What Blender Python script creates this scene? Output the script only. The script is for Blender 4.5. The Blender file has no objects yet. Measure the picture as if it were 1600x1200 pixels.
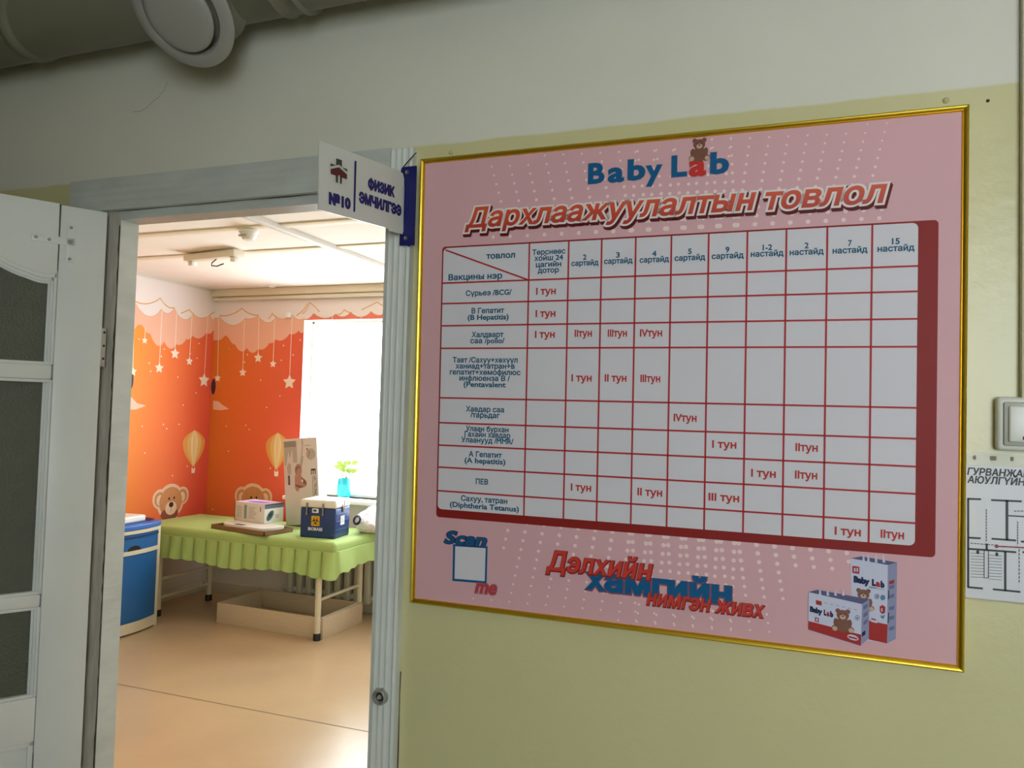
import bpy, bmesh, math, random
from mathutils import Vector, Matrix
random.seed(7)
S = bpy.context.scene
COL = S.collection
R = math.radians

# ------------------------------------------------------------------ camera
YAW, PITCH, ROLL, FPX = R(20.34), R(2.167), R(1.60), 1188.5
CAM = Vector((0, -1.42, 1.62))
cf = Vector((-math.sin(YAW)*math.cos(PITCH), math.cos(YAW)*math.cos(PITCH), math.sin(PITCH)))
r0 = Vector((math.cos(YAW), math.sin(YAW), 0)); u0 = r0.cross(cf)
cr = math.cos(ROLL)*r0 + math.sin(ROLL)*u0
cu = -math.sin(ROLL)*r0 + math.cos(ROLL)*u0
cam = bpy.data.cameras.new('camera'); co = bpy.data.objects.new('camera', cam); COL.objects.link(co)
cam.sensor_width = 36; cam.lens = 36*FPX/1600; cam.clip_start = .02
mx = Matrix((cr, cu, -cf)).transposed().to_4x4(); mx.translation = CAM
co.matrix_world = mx
S.camera = co

# ------------------------------------------------------------------ world, light, exposure
SKY = 12.0
w = bpy.data.worlds.new('sky'); S.world = w; w.use_nodes = True
bg = w.node_tree.nodes['Background']; bg.inputs[0].default_value = (.86, .94, 1, 1); bg.inputs[1].default_value = SKY
S.view_settings.view_transform = 'Standard'; S.view_settings.look = 'None'
S.view_settings.gamma = 1; S.view_settings.use_curve_mapping = False
S.view_settings.exposure = 0.0

def portal(name, x0, x1, y, z0, z1, into):
    l = bpy.data.lights.new(name, 'AREA'); l.shape = 'RECTANGLE'; l.size = x1-x0; l.size_y = z1-z0
    l.cycles.is_portal = True
    o = bpy.data.objects.new(name, l); COL.objects.link(o)
    o.location = ((x0+x1)/2, y, (z0+z1)/2)
    o.rotation_euler = (R(-90) if into < 0 else R(90), 0, 0)
    return o
# room windows (in the back wall, the right one unseen and added) and an unseen hall window (in the wall behind the photographer)
RW = [(-3.87, -2.15, .89, 2.35), (-1.3, .3, .89, 2.35)]  # second opening is out of view, added for more light in the room
HW = [(.4, 1.75, 1.1, 2.6)]  # out of view, placed and sized for the light on the hall wall
for a in RW: portal('window_portal', a[0], a[1], 4.12, a[2], a[3], -1)
for a in HW: portal('window_portal', a[0], a[1], -3.47, a[2], a[3], 1)

# ------------------------------------------------------------------ helpers
def lin(c):
    if isinstance(c, str):
        c = c.lstrip('#'); c = [int(c[i:i+2], 16)/255 for i in (0, 2, 4)]
    return [x/12.92 if x <= .04045 else ((x+.055)/1.055)**2.4 for x in c] + [1]
def mat(name, col, rough=.5, metal=0, bump=0, bscale=40, var=0, vscale=6, trans=0, spec=None, stretch=None, emit=None):
    m = bpy.data.materials.new(name); m.use_nodes = True
    nt = m.node_tree; b = nt.nodes['Principled BSDF']
    b.inputs['Base Color'].default_value = lin(col)
    b.inputs['Roughness'].default_value = rough; b.inputs['Metallic'].default_value = metal
    if trans: b.inputs['Transmission Weight'].default_value = trans
    if spec is not None: b.inputs['Specular IOR Level'].default_value = spec
    if bump or var:
        tc = nt.nodes.new('ShaderNodeTexCoord'); src = tc.outputs['Object']
        if stretch:
            mp = nt.nodes.new('ShaderNodeMapping'); mp.inputs['Scale'].default_value = stretch
            nt.links.new(src, mp.inputs['Vector']); src = mp.outputs['Vector']
    if var:
        n = nt.nodes.new('ShaderNodeTexNoise'); n.inputs['Scale'].default_value = vscale; n.inputs['Detail'].default_value = 5
        nt.links.new(src, n.inputs['Vector'])
        hs = nt.nodes.new('ShaderNodeHueSaturation'); hs.inputs['Color'].default_value = lin(col)
        mr = nt.nodes.new('ShaderNodeMapRange'); mr.inputs[1].default_value = .3; mr.inputs[2].default_value = .7
        mr.inputs[3].default_value = 1-var; mr.inputs[4].default_value = 1+var
        nt.links.new(n.outputs['Fac'], mr.inputs[0]); nt.links.new(mr.outputs[0], hs.inputs['Value'])
        nt.links.new(hs.outputs[0], b.inputs['Base Color'])
    if bump:
        n = nt.nodes.new('ShaderNodeTexNoise'); n.inputs['Scale'].default_value = bscale; n.inputs['Detail'].default_value = 4
        nt.links.new(src, n.inputs['Vector'])
        bp = nt.nodes.new('ShaderNodeBump'); bp.inputs['Strength'].default_value = bump; bp.inputs['Distance'].default_value = .01
        nt.links.new(n.outputs['Fac'], bp.inputs['Height']); nt.links.new(bp.outputs[0], b.inputs['Normal'])
    return m

class M:
    """collects geometry in world space, builds ONE mesh object"""
    def __init__(s): s.v = []; s.f = []; s.mi = []; s.X = Matrix.Identity(4)
    def add(s, vs, fs, mi=0):
        o = len(s.v); s.v += [s.X @ Vector(p) for p in vs]
        s.f += [[i+o for i in f] for f in fs]; s.mi += [mi]*len(fs); return s
    def bm(s, b, mi=0):
        b.verts.index_update(); s.add([v.co.copy() for v in b.verts], [[v.index for v in f.verts] for f in b.faces], mi); b.free(); return s
    def box(s, x0, x1, y0, y1, z0, z1, mi=0, bev=0, seg=2):
        b = bmesh.new(); bmesh.ops.create_cube(b, size=1)
        for v in b.verts: v.co = Vector(((x0+x1)/2+v.co.x*(x1-x0), (y0+y1)/2+v.co.y*(y1-y0), (z0+z1)/2+v.co.z*(z1-z0)))
        if bev: bmesh.ops.bevel(b, geom=b.edges[:], offset=bev, segments=seg, profile=.5, affect='EDGES')
        return s.bm(b, mi)
    def tube(s, pts, r, n=12, mi=0, cap=True):
        pts = [Vector(p) for p in pts]; vs = []; fs = []
        rr = r if isinstance(r, (list, tuple)) else [r]*len(pts)
        ref = None
        for i, p in enumerate(pts):
            t = (pts[min(i+1, len(pts)-1)]-pts[max(i-1, 0)]).normalized()
            if ref is None: ref = t.orthogonal().normalized()
            ref = (ref-t*ref.dot(t)).normalized(); q = t.cross(ref)
            for k in range(n):
                a = 2*math.pi*k/n; vs.append(p+rr[i]*(math.cos(a)*ref+math.sin(a)*q))
        for i in range(len(pts)-1):
            for k in range(n):
                k2 = (k+1) % n; fs.append([i*n+k, i*n+k2, i*n+n+k2, i*n+n+k])
        if cap: fs.append(list(range(n))[::-1]); fs.append([(len(pts)-1)*n+k for k in range(n)])
        return s.add(vs, fs, mi)
    def lathe(s, prof, c, ax, n=32, mi=0):
        """prof: list of (radius, height along ax)"""
        c = Vector(c); ax = Vector(ax).normalized(); a = ax.orthogonal().normalized(); b = ax.cross(a); vs = []; fs = []
        for (r, h) in prof:
            for k in range(n):
                t = 2*math.pi*k/n; vs.append(c+ax*h+max(r, 1e-5)*(math.cos(t)*a+math.sin(t)*b))
        for i in range(len(prof)-1):
            for k in range(n):
                k2 = (k+1) % n; fs.append([i*n+k, i*n+k2, (i+1)*n+k2, (i+1)*n+k])
        return s.add(vs, fs, mi)
    def poly(s, P, pts, n=0, mi=0, thick=0):
        """flat shape on plane P = (O,U,V,N)"""
        vs = [P[0]+P[1]*a+P[2]*b+P[3]*n for a, b in pts]
        A = sum(pts[i][0]*pts[(i+1) % len(pts)][1]-pts[(i+1) % len(pts)][0]*pts[i][1] for i in range(len(pts)))
        idx = list(range(len(pts)))
        flip = (A > 0) != (P[1].cross(P[2]).dot(P[3]) > 0)
        if flip: idx = idx[::-1]
        if not thick: return s.add(vs, [idx], mi)
        k = len(vs); vs2 = vs+[p-P[3]*thick for p in vs]
        fs = [idx, [i+k for i in idx[::-1]]]
        for i in range(k):
            a, b = idx[i], idx[(i+1) % k]; fs.append([b, a, a+k, b+k])
        return s.add(vs2, fs, mi)
    def build(s, name, parent, mats, smooth=40, kind=None):
        me = bpy.data.meshes.new(name)
        loc = Vector((0, 0, 0))
        if parent is not None:
            q = parent
            while q is not None: loc += q.location; q = q.parent
            off = loc
        else:
            xs = [p.x for p in s.v]; ys = [p.y for p in s.v]; zs = [p.z for p in s.v]
            off = Vector(((min(xs)+max(xs))/2, (min(ys)+max(ys))/2, min(zs)))
        me.from_pydata([tuple(p-off) for p in s.v], [], s.f)
        if not isinstance(mats, (list, tuple)): mats = [mats]
        for m in mats: me.materials.append(m)
        me.polygons.foreach_set('material_index', s.mi)
        me.validate(); me.update()
        b = bmesh.new(); b.from_mesh(me)
        bmesh.ops.recalc_face_normals(b, faces=b.faces[:]) if getattr(s, 'recalc', True) else None
        if smooth:
            for f in b.faces: f.smooth = True
            for e in b.edges:
                e.smooth = len(e.link_faces) == 2 and e.calc_face_angle(9) < R(smooth)
        b.to_mesh(me); b.free()
        o = bpy.data.objects.new(name, me); COL.objects.link(o)
        if parent is not None: o.parent = parent
        else: o.location = off
        if kind: o['kind'] = kind
        return o
class F(M):
    recalc = False
def thing(name, loc, label, cat, group=None):
    o = bpy.data.objects.new(name, None); COL.objects.link(o); o.location = loc; o.empty_display_size = .05
    o['label'] = label; o['category'] = cat
    if group: o['group'] = group
    return o
def tag(o, label, cat, group=None):
    o['label'] = label; o['category'] = cat
    if group: o['group'] = group
    return o
def structroot(name, loc, label=None, cat=None):
    o = bpy.data.objects.new(name, None); COL.objects.link(o); o.location = loc; o['kind'] = 'structure'; o.empty_display_size = .05
    if label: o['label'] = label; o['category'] = cat
    return o
def label(o, t): o['label'] = t; return o

# direction of sight through a photograph pixel; used once, here, to survey flat prints onto their own planes
def ray(x, y): return cf+(x-800)/FPX*cr-(y-600)/FPX*cu
def hit(P, x, y):
    d = ray(x, y); t = (P[0]-CAM).dot(P[3])/d.dot(P[3]); q = CAM+t*d-P[0]
    return q.dot(P[1]), q.dot(P[2])
def plane(O, U, V): U = Vector(U).normalized(); V = Vector(V).normalized(); return (Vector(O), U, V, U.cross(V))

# lettering --------------------------------------------------------
from mathutils.geometry import interpolate_bezier, delaunay_2d_cdt
_tc = {}
def contours(s, res=3):
    c = bpy.data.curves.new('t', 'FONT'); c.body = s
    o = bpy.data.objects.new('t', c); COL.objects.link(o)
    cv_ = o.to_curve(bpy.context.evaluated_depsgraph_get()); out = []
    for sp in cv_.splines:
        bp = sp.bezier_points; n = len(bp); pts = []
        for i in range(n):
            p, q = bp[i], bp[(i+1) % n]
            straight = abs((p.handle_right-p.co).cross(q.co-p.co).z) < 1e-6 and abs((q.handle_left-q.co).cross(q.co-p.co).z) < 1e-6
            k = 2 if straight else res+1
            pts += [(v.x, v.y) for v in interpolate_bezier(p.co, p.handle_right, q.handle_left, q.co, k)[:-1]]
        cl = []
        for p in pts:
            if not cl or (p[0]-cl[-1][0])**2+(p[1]-cl[-1][1])**2 > 1e-8: cl.append(p)
        if len(cl) > 1 and (cl[0][0]-cl[-1][0])**2+(cl[0][1]-cl[-1][1])**2 < 1e-8: cl.pop()
        if len(cl) > 2: out.append(cl)
    o.to_curve_clear(); bpy.data.objects.remove(o); bpy.data.curves.remove(c)
    return out
def area(p): return sum(p[i-1][0]*p[i][1]-p[i][0]*p[i-1][1] for i in range(len(p)))/2
def fatten(p, d, sg):
    n = len(p); o = []
    for i in range(n):
        a, b, c = p[i-1], p[i], p[(i+1) % n]
        d1 = Vector((b[0]-a[0], b[1]-a[1])).normalized(); d2 = Vector((c[0]-b[0], c[1]-b[1])).normalized()
        n1 = Vector((d1.y, -d1.x))*sg; n2 = Vector((d2.y, -d2.x))*sg; q = n1+n2
        if q.length < .3: q = n1
        else: q = q/q.length*min(1/max(.45, (q.normalized()).dot(n1)), 1.6)
        o.append((b[0]+q.x*d, b[1]+q.y*d))
    return o
def glyphs(s, off, res=3):
    """outlines united by winding number, emboldened by off"""
    k = (s, off)
    if k in _tc: return _tc[k]
    vs = []; fs = []; x = 0
    cs = contours(s, res)
    # group overlapping contours into clusters by x extent
    cs = sorted(cs, key=lambda p: min(q[0] for q in p)); groups = []
    for p in cs:
        lo, hi = min(q[0] for q in p), max(q[0] for q in p)
        if groups and lo < groups[-1][1]: groups[-1][0].append(p); groups[-1][1] = max(hi, groups[-1][1])
        else: groups.append([[p], hi])
    for g, _ in groups:
        sg = 1 if sum(area(p) for p in g) > 0 else -1
        if off: g = [fatten(p, off, sg) for p in g]
        pv = []; ed = []
        for p in g:
            o = len(pv); pv += [Vector(q) for q in p]; ed += [(o+i, o+(i+1) % len(p)) for i in range(len(p))]
        V_, _, F_, *_r = delaunay_2d_cdt(pv, ed, [], 0, 1e-5)
        o = len(vs); vs += [(v.x, v.y) for v in V_]
        for f in F_:
            cx = sum(V_[i].x for i in f)/len(f); cy = sum(V_[i].y for i in f)/len(f); w_ = 0
            for p in g:
                for i in range(len(p)):
                    a, b = p[i-1], p[i]
                    if (a[1] <= cy) != (b[1] <= cy):
                        t = (cy-a[1])/(b[1]-a[1])
                        if a[0]+t*(b[0]-a[0]) > cx: w_ += 1 if b[1] > a[1] else -1
            if w_*sg > 0: fs.append([i+o for i in f])
    _tc[k] = (vs, fs); return _tc[k]
def text(m, P, s, u0, u1, vb, cap, n=.0006, mi=0, off=.02, shear=0, du=0, dv=0, base_off=None, rise=0):
    """text between u0 and u1 with baseline vb, capital height cap, on plane P"""
    v0, _ = glyphs(s, off if base_off is None else base_off)
    vs, fs = glyphs(s, off)
    sy = cap/.705
    x0 = min(x+shear*y for x, y in v0); x1 = max(x+shear*y for x, y in v0)
    sx = (u1-u0)/(x1-x0)
    out = []
    for x, y in vs:
        U = u0+(x+shear*y-x0)*sx+du; out.append(P[0]+P[1]*U+P[2]*(vb+y*sy+dv+rise*(U-u0))+P[3]*n)
    m.add(out, fs, mi)
def tx(m, P, s, xl, xr, yb, cap, **k):
    """same, ends and baseline surveyed from the photograph"""
    xm = (xl+xr)/2
    m_ = hit(P, xm, yb); a = hit(P, xl, yb)[0]; b = hit(P, xr, yb)[0]
    text(m, P, s, a, b, m_[1], cap, **k)
def shp(m, P, px, n=.0004, mi=0): m.poly(P, [hit(P, x, y) for x, y in px], n, mi)
def ell(m, P, u, v, a, b, n=.0005, mi=0, k=24, rot=0, a0=0, a1=360):
    pts = []
    for i in range(k):
        t = R(a0+(a1-a0)*i/(k if a1-a0 == 360 else k-1)); x, y = a*math.cos(t), b*math.sin(t)
        pts.append((u+x*math.cos(rot)-y*math.sin(rot), v+x*math.sin(rot)+y*math.cos(rot)))
    m.poly(P, pts, n, mi)
def strip(m, P, pts, wd, n=.0005, mi=0):
    """polyline of given width (u,v points)"""
    for i_, (a, b) in enumerate(zip(pts[:-1], pts[1:])):
        n = n+(5e-5 if i_ % 2 else -5e-5)
        d = Vector((b[0]-a[0], b[1]-a[1])); L = d.length
        if L < 1e-6: continue
        d /= L; q = Vector((-d.y, d.x))*wd/2; e = d*wd*.25
        m.poly(P, [(a[0]-e.x+q.x, a[1]-e.y+q.y), (a[0]-e.x-q.x, a[1]-e.y-q.y), (b[0]+e.x-q.x, b[1]+e.y-q.y), (b[0]+e.x+q.x, b[1]+e.y+q.y)], n, mi)
def star(m, P, u, v, r, n=.0006, mi=0):
    m.poly(P, [(u+(r if i % 2 == 0 else r*.5)*math.sin(i*math.pi/5), v+(r if i % 2 == 0 else r*.5)*math.cos(i*math.pi/5)) for i in range(10)], n, mi)
def rrect(u0, u1, v0, v1, r, k=5):
    o = []
    for cx, cy, a in ((u1-r, v1-r, 0), (u0+r, v1-r, 90), (u0+r, v0+r, 180), (u1-r, v0+r, 270)):
        for i in range(k+1): t = R(a+90*i/k); o.append((cx+r*math.cos(t), cy+r*math.sin(t)))
    return o

# ------------------------------------------------------------------ materials
white_paint = mat('white_gloss_paint', '#c3c8c4', .38, bump=.12, bscale=25, var=.09, vscale=7, stretch=(1, 1, 3))
door_paint = mat('door_white_paint', '#dfe3e4', .35, bump=.08, bscale=18, var=.04, vscale=4)
grime = mat('grime', '#4a463d', .8, var=.3, vscale=40)
frame_dirty = mat('worn_frame_paint', '#bdb8ae', .5, var=.18, vscale=14, stretch=(6, 6, 1))
ceil_white = mat('ceiling_whitewash', '#efe6da', .9, bump=.1, bscale=12, var=.02)
cream = mat('cream_paint', '#d9d0bb', .6, var=.04)
cream_metal = mat('cream_enamel', '#d8cfb6', .4)
black_rubber = mat('black_rubber', '#141414', .6)
steel = mat('steel', '#b0b0ac', .3, 1)
chrome = mat('brushed_metal', '#9a9a94', .35, 1)
gold = mat('gold_moulding', '#e6c244', .28, 1)
dark = mat('black', '#111111', .5)
white_plastic = mat('white_plastic', '#e9e6e0', .35)
cardboard = mat('brown_cardboard', '#8a6543', .8, var=.05)

# two-tone hall wall: white above, yellow-green oil paint below z = 2.18, with a slightly wavy edge
hall = bpy.data.materials.new('hall_two_tone_paint'); hall.use_nodes = True
nt = hall.node_tree; b = nt.nodes['Principled BSDF']; b.inputs['Roughness'].default_value = .3
geo = nt.nodes.new('ShaderNodeNewGeometry'); sp = nt.nodes.new('ShaderNodeSeparateXYZ'); nt.links.new(geo.outputs['Position'], sp.inputs[0])
nz = nt.nodes.new('ShaderNodeTexNoise'); nz.inputs['Scale'].default_value = 9; nz.inputs['Detail'].default_value = 6; nt.links.new(geo.outputs['Position'], nz.inputs['Vector'])
ma = nt.nodes.new('ShaderNodeMath'); ma.operation = 'MULTIPLY_ADD'; ma.inputs[1].default_value = .012; nt.links.new(nz.outputs['Fac'], ma.inputs[0]); nt.links.new(sp.outputs['Z'], ma.inputs[2])
gt = nt.nodes.new('ShaderNodeMapRange'); gt.inputs[1].default_value = 2.182; gt.inputs[2].default_value = 2.187; nt.links.new(ma.outputs[0], gt.inputs[0])
mixc = nt.nodes.new('ShaderNodeMix'); mixc.data_type = 'RGBA'; nt.links.new(gt.outputs[0], mixc.inputs[0])
mixc.inputs[6].default_value = lin('#cfca9b'); mixc.inputs[7].default_value = lin('#dddcd0')
nz2 = nt.nodes.new('ShaderNodeTexNoise'); nz2.inputs['Scale'].default_value = 3; nz2.inputs['Detail'].default_value = 7; nt.links.new(geo.outputs['Position'], nz2.inputs['Vector'])
hs = nt.nodes.new('ShaderNodeHueSaturation'); mr = nt.nodes.new('ShaderNodeMapRange'); mr.inputs[1].default_value = .3; mr.inputs[2].default_value = .7; mr.inputs[3].default_value = .97; mr.inputs[4].default_value = 1.03
nt.links.new(nz2.outputs['Fac'], mr.inputs[0]); nt.links.new(mr.outputs[0], hs.inputs['Value']); nt.links.new(mixc.outputs[2], hs.inputs['Color']); nt.links.new(hs.outputs[0], b.inputs['Base Color'])
nz3 = nt.nodes.new('ShaderNodeTexNoise'); nz3.inputs['Scale'].default_value = 30; nz3.inputs['Detail'].default_value = 5; nt.links.new(geo.outputs['Position'], nz3.inputs['Vector'])
bp = nt.nodes.new('ShaderNodeBump'); bp.inputs['Strength'].default_value = .12; bp.inputs['Distance'].default_value = .01; nt.links.new(nz3.outputs['Fac'], bp.inputs['Height']); nt.links.new(bp.outputs[0], b.inputs['Normal'])

# ------------------------------------------------------------------ hall shell
HX0, HX1, HY, HZ = -5.4, 3.0, -3.0, 3.0
XL, YB, CZ, XR = -4.82, 3.95, 2.63, .9
m = M()   # wall between hall and room, with the door opening
for x0, x1, z0, z1 in ((HX0, -1.70, 0, HZ), (-1.70, -.775, 2.115, HZ), (-.775, HX1, 0, HZ)): m.box(x0, x1, 0, .1, z0, z1)
wall_hall = m.build('wall_front', None, hall, kind='structure')
lino = mat('beige_linoleum', '#c3a783', .25, bump=.05, bscale=8, var=.05, vscale=2.5)
hall_floor_m = mat('hall_floor', '#8d857a', .4, var=.06)
M().box(HX0, HX1, HY, .05, -.1, 0).build('floor', None, hall_floor_m, kind='structure')
M().box(HX0, HX1, HY, 0, HZ, HZ+.1).build('ceiling', None, ceil_white, kind='structure')
M().box(HX0-.1, HX0, HY, .1, 0, HZ).build('wall_left', None, hall, kind='structure')
M().box(HX1, HX1+.1, HY, .1, 0, HZ).build('wall_right', None, hall, kind='structure')
def wall_with_windows(name, x0, x1, y0, y1, zt, wins, mt):
    m = M(); xs = x0
    for a in wins:
        m.box(xs, a[0], y0, y1, 0, zt); m.box(a[0], a[1], y0, y1, 0, a[2]); m.box(a[0], a[1], y0, y1, a[3], zt); xs = a[1]
    m.box(xs, x1, y0, y1, 0, zt)
    return m.build(name, None, mt, kind='structure')
wall_with_windows('wall_back', HX0, HX1, HY-.5, HY, HZ, HW, hall)  # unseen wall, made thick so the deep reveal cuts light towards the left

# room shell
wall_cream = mat('room_cream_wall', '#dcd3c6', .8, var=.03)
wall_with_windows('wall_back', XL-.2, XR+.2, YB, YB+.18, CZ+.1, RW, wall_cream)
M().box(XL-.2, XL, .1, YB, 0, CZ+.1).build('wall_left', None, wall_cream, kind='structure')
M().box(XR, XR+.2, .1, YB, 0, CZ+.1).build('wall_right', None, wall_cream, kind='structure')
M().box(XL, XR, .05, YB, CZ, CZ+.1).build('ceiling', None, ceil_white, kind='structure')
fl = M().box(XL, XR, .05, YB, -.1, 0).build('floor', None, lino, kind='structure')
seam = mat('dark_seam', '#5b4a38', .7)
F().poly(plane((0, 0, 0), (1, 0, 0), (0, 1, 0)), [(XL, 1.953), (-2.6, 1.975), (XR, 2.03), (XR, 2.036), (-2.6, 1.98), (XL, 1.957)], .0006).build('seam', fl, seam)

# windows
glass = bpy.data.materials.new('window_glass'); glass.use_nodes = True
nt = glass.node_tree; nt.nodes.clear(); oo = nt.nodes.new('ShaderNodeOutputMaterial'); ms = nt.nodes.new('ShaderNodeMixShader')
tr = nt.nodes.new('ShaderNodeBsdfTransparent'); gl = nt.nodes.new('ShaderNodeBsdfGlossy'); gl.inputs['Roughness'].default_value = .02; ms.inputs[0].default_value = .05
nt.links.new(tr.outputs[0], ms.inputs[1]); nt.links.new(gl.outputs[0], ms.inputs[2]); nt.links.new(ms.outputs[0], oo.inputs[0])
frame_white = mat('window_white', '#f4f4f0', .4)
for i, (a, y) in enumerate([(q, YB+.12) for q in RW]+[(q, HY-.44) for q in HW]):  # only the first window is in view, the others serve the light
    r = structroot('window_%d' % (i+1), ((a[0]+a[1])/2, y, a[2]))
    fw = .02; m = M()
    m.box(a[0], a[0]+fw, y, y+.05, a[2], a[3], bev=.003); m.box(a[1]-fw, a[1], y, y+.05, a[2], a[3], bev=.003)
    m.box(a[0], a[1], y, y+.05, a[2], a[2]+fw, bev=.003); m.box(a[0], a[1], y, y+.05, a[3]-fw, a[3], bev=.003)
    xm = a[0]+(a[1]-a[0])*(.58 if i == 0 else .5); m.box(xm-.03, xm+.03, y, y+.05, a[2], a[3], bev=.003)
    m.build('window_frame', r, frame_white)
    M().box(a[0]+fw, a[1]-fw, y+.022, y+.026, a[2]+fw, a[3]-fw).build('window_pane', r, glass, smooth=0)
    if i < 2:
        M().box(a[0]-.05, a[1]+.05, YB-.14, y, a[2]-.03, a[2], bev=.006).build('window_sill', r, frame_white)

# ------------------------------------------------------------------ mural wallpaper (both walls carry the same print)
def mural_mat(axis, p0, p1, c):
    m = bpy.data.materials.new('mural_orange'); m.use_nodes = True; nt = m.node_tree; b = nt.nodes['Principled BSDF']; b.inputs['Roughness'].default_value = .6
    g = nt.nodes.new('ShaderNodeNewGeometry'); s = nt.nodes.new('ShaderNodeSeparateXYZ'); nt.links.new(g.outputs['Position'], s.inputs[0])
    zz = nt.nodes.new('ShaderNodeMath'); zz.operation = 'MULTIPLY_ADD'; zz.inputs[1].default_value = -.18*(1 if p1 > p0 else -1)
    nt.links.new(s.outputs['Z'], zz.inputs[0]); nt.links.new(s.outputs[axis], zz.inputs[2])
    mr = nt.nodes.new('ShaderNodeMapRange'); mr.inputs[1].default_value = p0-.18*1.5; mr.inputs[2].default_value = p1-.18*1.5; nt.links.new(zz.outputs[0], mr.inputs[0])
    cr_ = nt.nodes.new('ShaderNodeValToRGB'); nt.links.new(mr.outputs[0], cr_.inputs[0])
    e = cr_.color_ramp.elements; e[0].color = lin(c[0]); e[1].color = lin(c[2]); x = e.new(.45); x.color = lin(c[1])
    nt.links.new(cr_.outputs[0], b.inputs['Base Color']); return m
cloud_w = mat('mural_cloud_white', '#ece0dc', .6); cloud_2 = mat('mural_cloud_peach', '#eeb59a', .6); cloud_3 = mat('mural_cloud_low', '#f0c6ae', .6)
gold_l = mat('mural_gold_line', '#dca45c', .6); starm = mat('mural_star', '#f6e4d2', .6); purple = mat('mural_plum', '#3b2340', .6)
bal_a = mat('mural_balloon_gold', '#e3a24e', .6); bal_b = mat('mural_balloon_cream', '#efd9a4', .6); bal_c = mat('mural_balloon_mid', '#e8bd72', .6)
fur = mat('mural_bear_fur', '#c98a58', .7, var=.1, vscale=60); fur_l = mat('mural_bear_pale', '#e8c3a4', .7, var=.05, vscale=60); fur_d = mat('mural_bear_brown', '#8d4a30', .7, var=.1, vscale=60); nose = mat('mural_bear_nose', '#1e1614', .5)
MM = lambda base: [base, cloud_w, cloud_2, cloud_3, gold_l, starm, purple, bal_a, bal_b, bal_c, fur, fur_l, fur_d, nose]
def cv(x0, y0, s, pts): return [(x0+a/s, y0+b/s) for a, b in pts]
def scallop(px):
    """smooth sagging arcs between the listed cusp points (x, y, sag)"""
    o = []
    for (a, b) in zip(px[:-1], px[1:]):
        for k in range(8):
            t = k/8; o.append((a[0]+(b[0]-a[0])*t, a[1]+(b[1]-a[1])*t+a[2]*1.2*math.sin(math.pi*t)**.8))
    o.append(px[-1][:2]); return o
def bear(m, P, u, v, s):
    """plush teddy bear head and shoulders with pale sticker edge, s = head half width"""
    def e(x, y, a, b, n, mi, rot=0): ell(m, P, u+x*s, v+y*s, a*s, b*s, n, mi, 28, rot)
    m.poly(P, [(u+x*s, v+y*s) for x, y in [(-1.0, -2.1), (-.75, -1.55), (-.5, -1.0), (.6, -1.0), (.9, -1.55), (1.35, -2.1)]], .0004, 11)
    e(0, 0, 1.18, 1.2, .0004, 11); e(-.95, .25, .62, .66, .00042, 11); e(1.05, .3, .58, .62, .00042, 11)
    e(-.95, .22, .45, .5, .0006, 10); e(1.05, .28, .42, .48, .0006, 10); e(-.93, .16, .3, .36, .00065, 11); e(1.02, .22, .28, .34, .00065, 11)
    m.poly(P, [(u+x*s, v+y*s) for x, y in [(-.75, -2.1), (-.6, -1.5), (-.3, -.9), (.5, -.9), (.8, -1.5), (1.15, -2.1)]], .0007, 11)
    e(.02, -.02, 1.0, 1.0, .0008, 10); e(-.05, -.85, .78, .42, .0009, 12)
    e(.05, -.45, .5, .46, .001, 11); e(.0, -.62, .34, .2, .00105, 11)
    e(.06, -.22, .2, .18, .0012, 13); e(-.14, .2, .075, .1, .0012, 13); e(.3, .22, .075, .1, .0012, 13)
    strip(m, P, [(u+.06*s, v-.35*s), (u+.05*s, v-.72*s)], .03*s, .0012, 12)
def balloon(m, P, top, bot, hw, bas):
    """hot-air balloon: striped teardrop envelope, small basket"""
    (tu, tv), (bu, bv) = top, bot; H = tv-bv
    def prof(t): return math.sin(min(1, t/.34)*math.pi/2)**.8 if t < .34 else math.cos((t-.34)/.66*math.pi/2)**.9*.93+.07
    for j, (a, b_, mi) in enumerate([(-1, 1, 7), (-.62, .66, 9), (-.3, .34, 8), (-.06, .12, 9), (.0, .08, 8)]):
        L = [(tu+(bu-tu)*k/24+a*hw*prof(k/24), tv-H*k/24) for k in range(25)]; Rr = [(tu+(bu-tu)*k/24+b_*hw*prof(k/24), tv-H*k/24) for k in range(25)]
        m.poly(P, L+Rr[::-1], .0005+.0001*j, mi)
    m.poly(P, [(bas[0]-.022, bas[1]+.02), (bas[0]+.022, bas[1]+.02), (bas[0]+.018, bas[1]-.02), (bas[0]-.018, bas[1]-.02)], .0006, 5)
    strip(m, P, [(bu-.01, bv), (bas[0]-.018, bas[1]+.02)], .004, .0005, 5); strip(m, P, [(bu+.01, bv), (bas[0]+.018, bas[1]+.02)], .004, .0005, 5)
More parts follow.
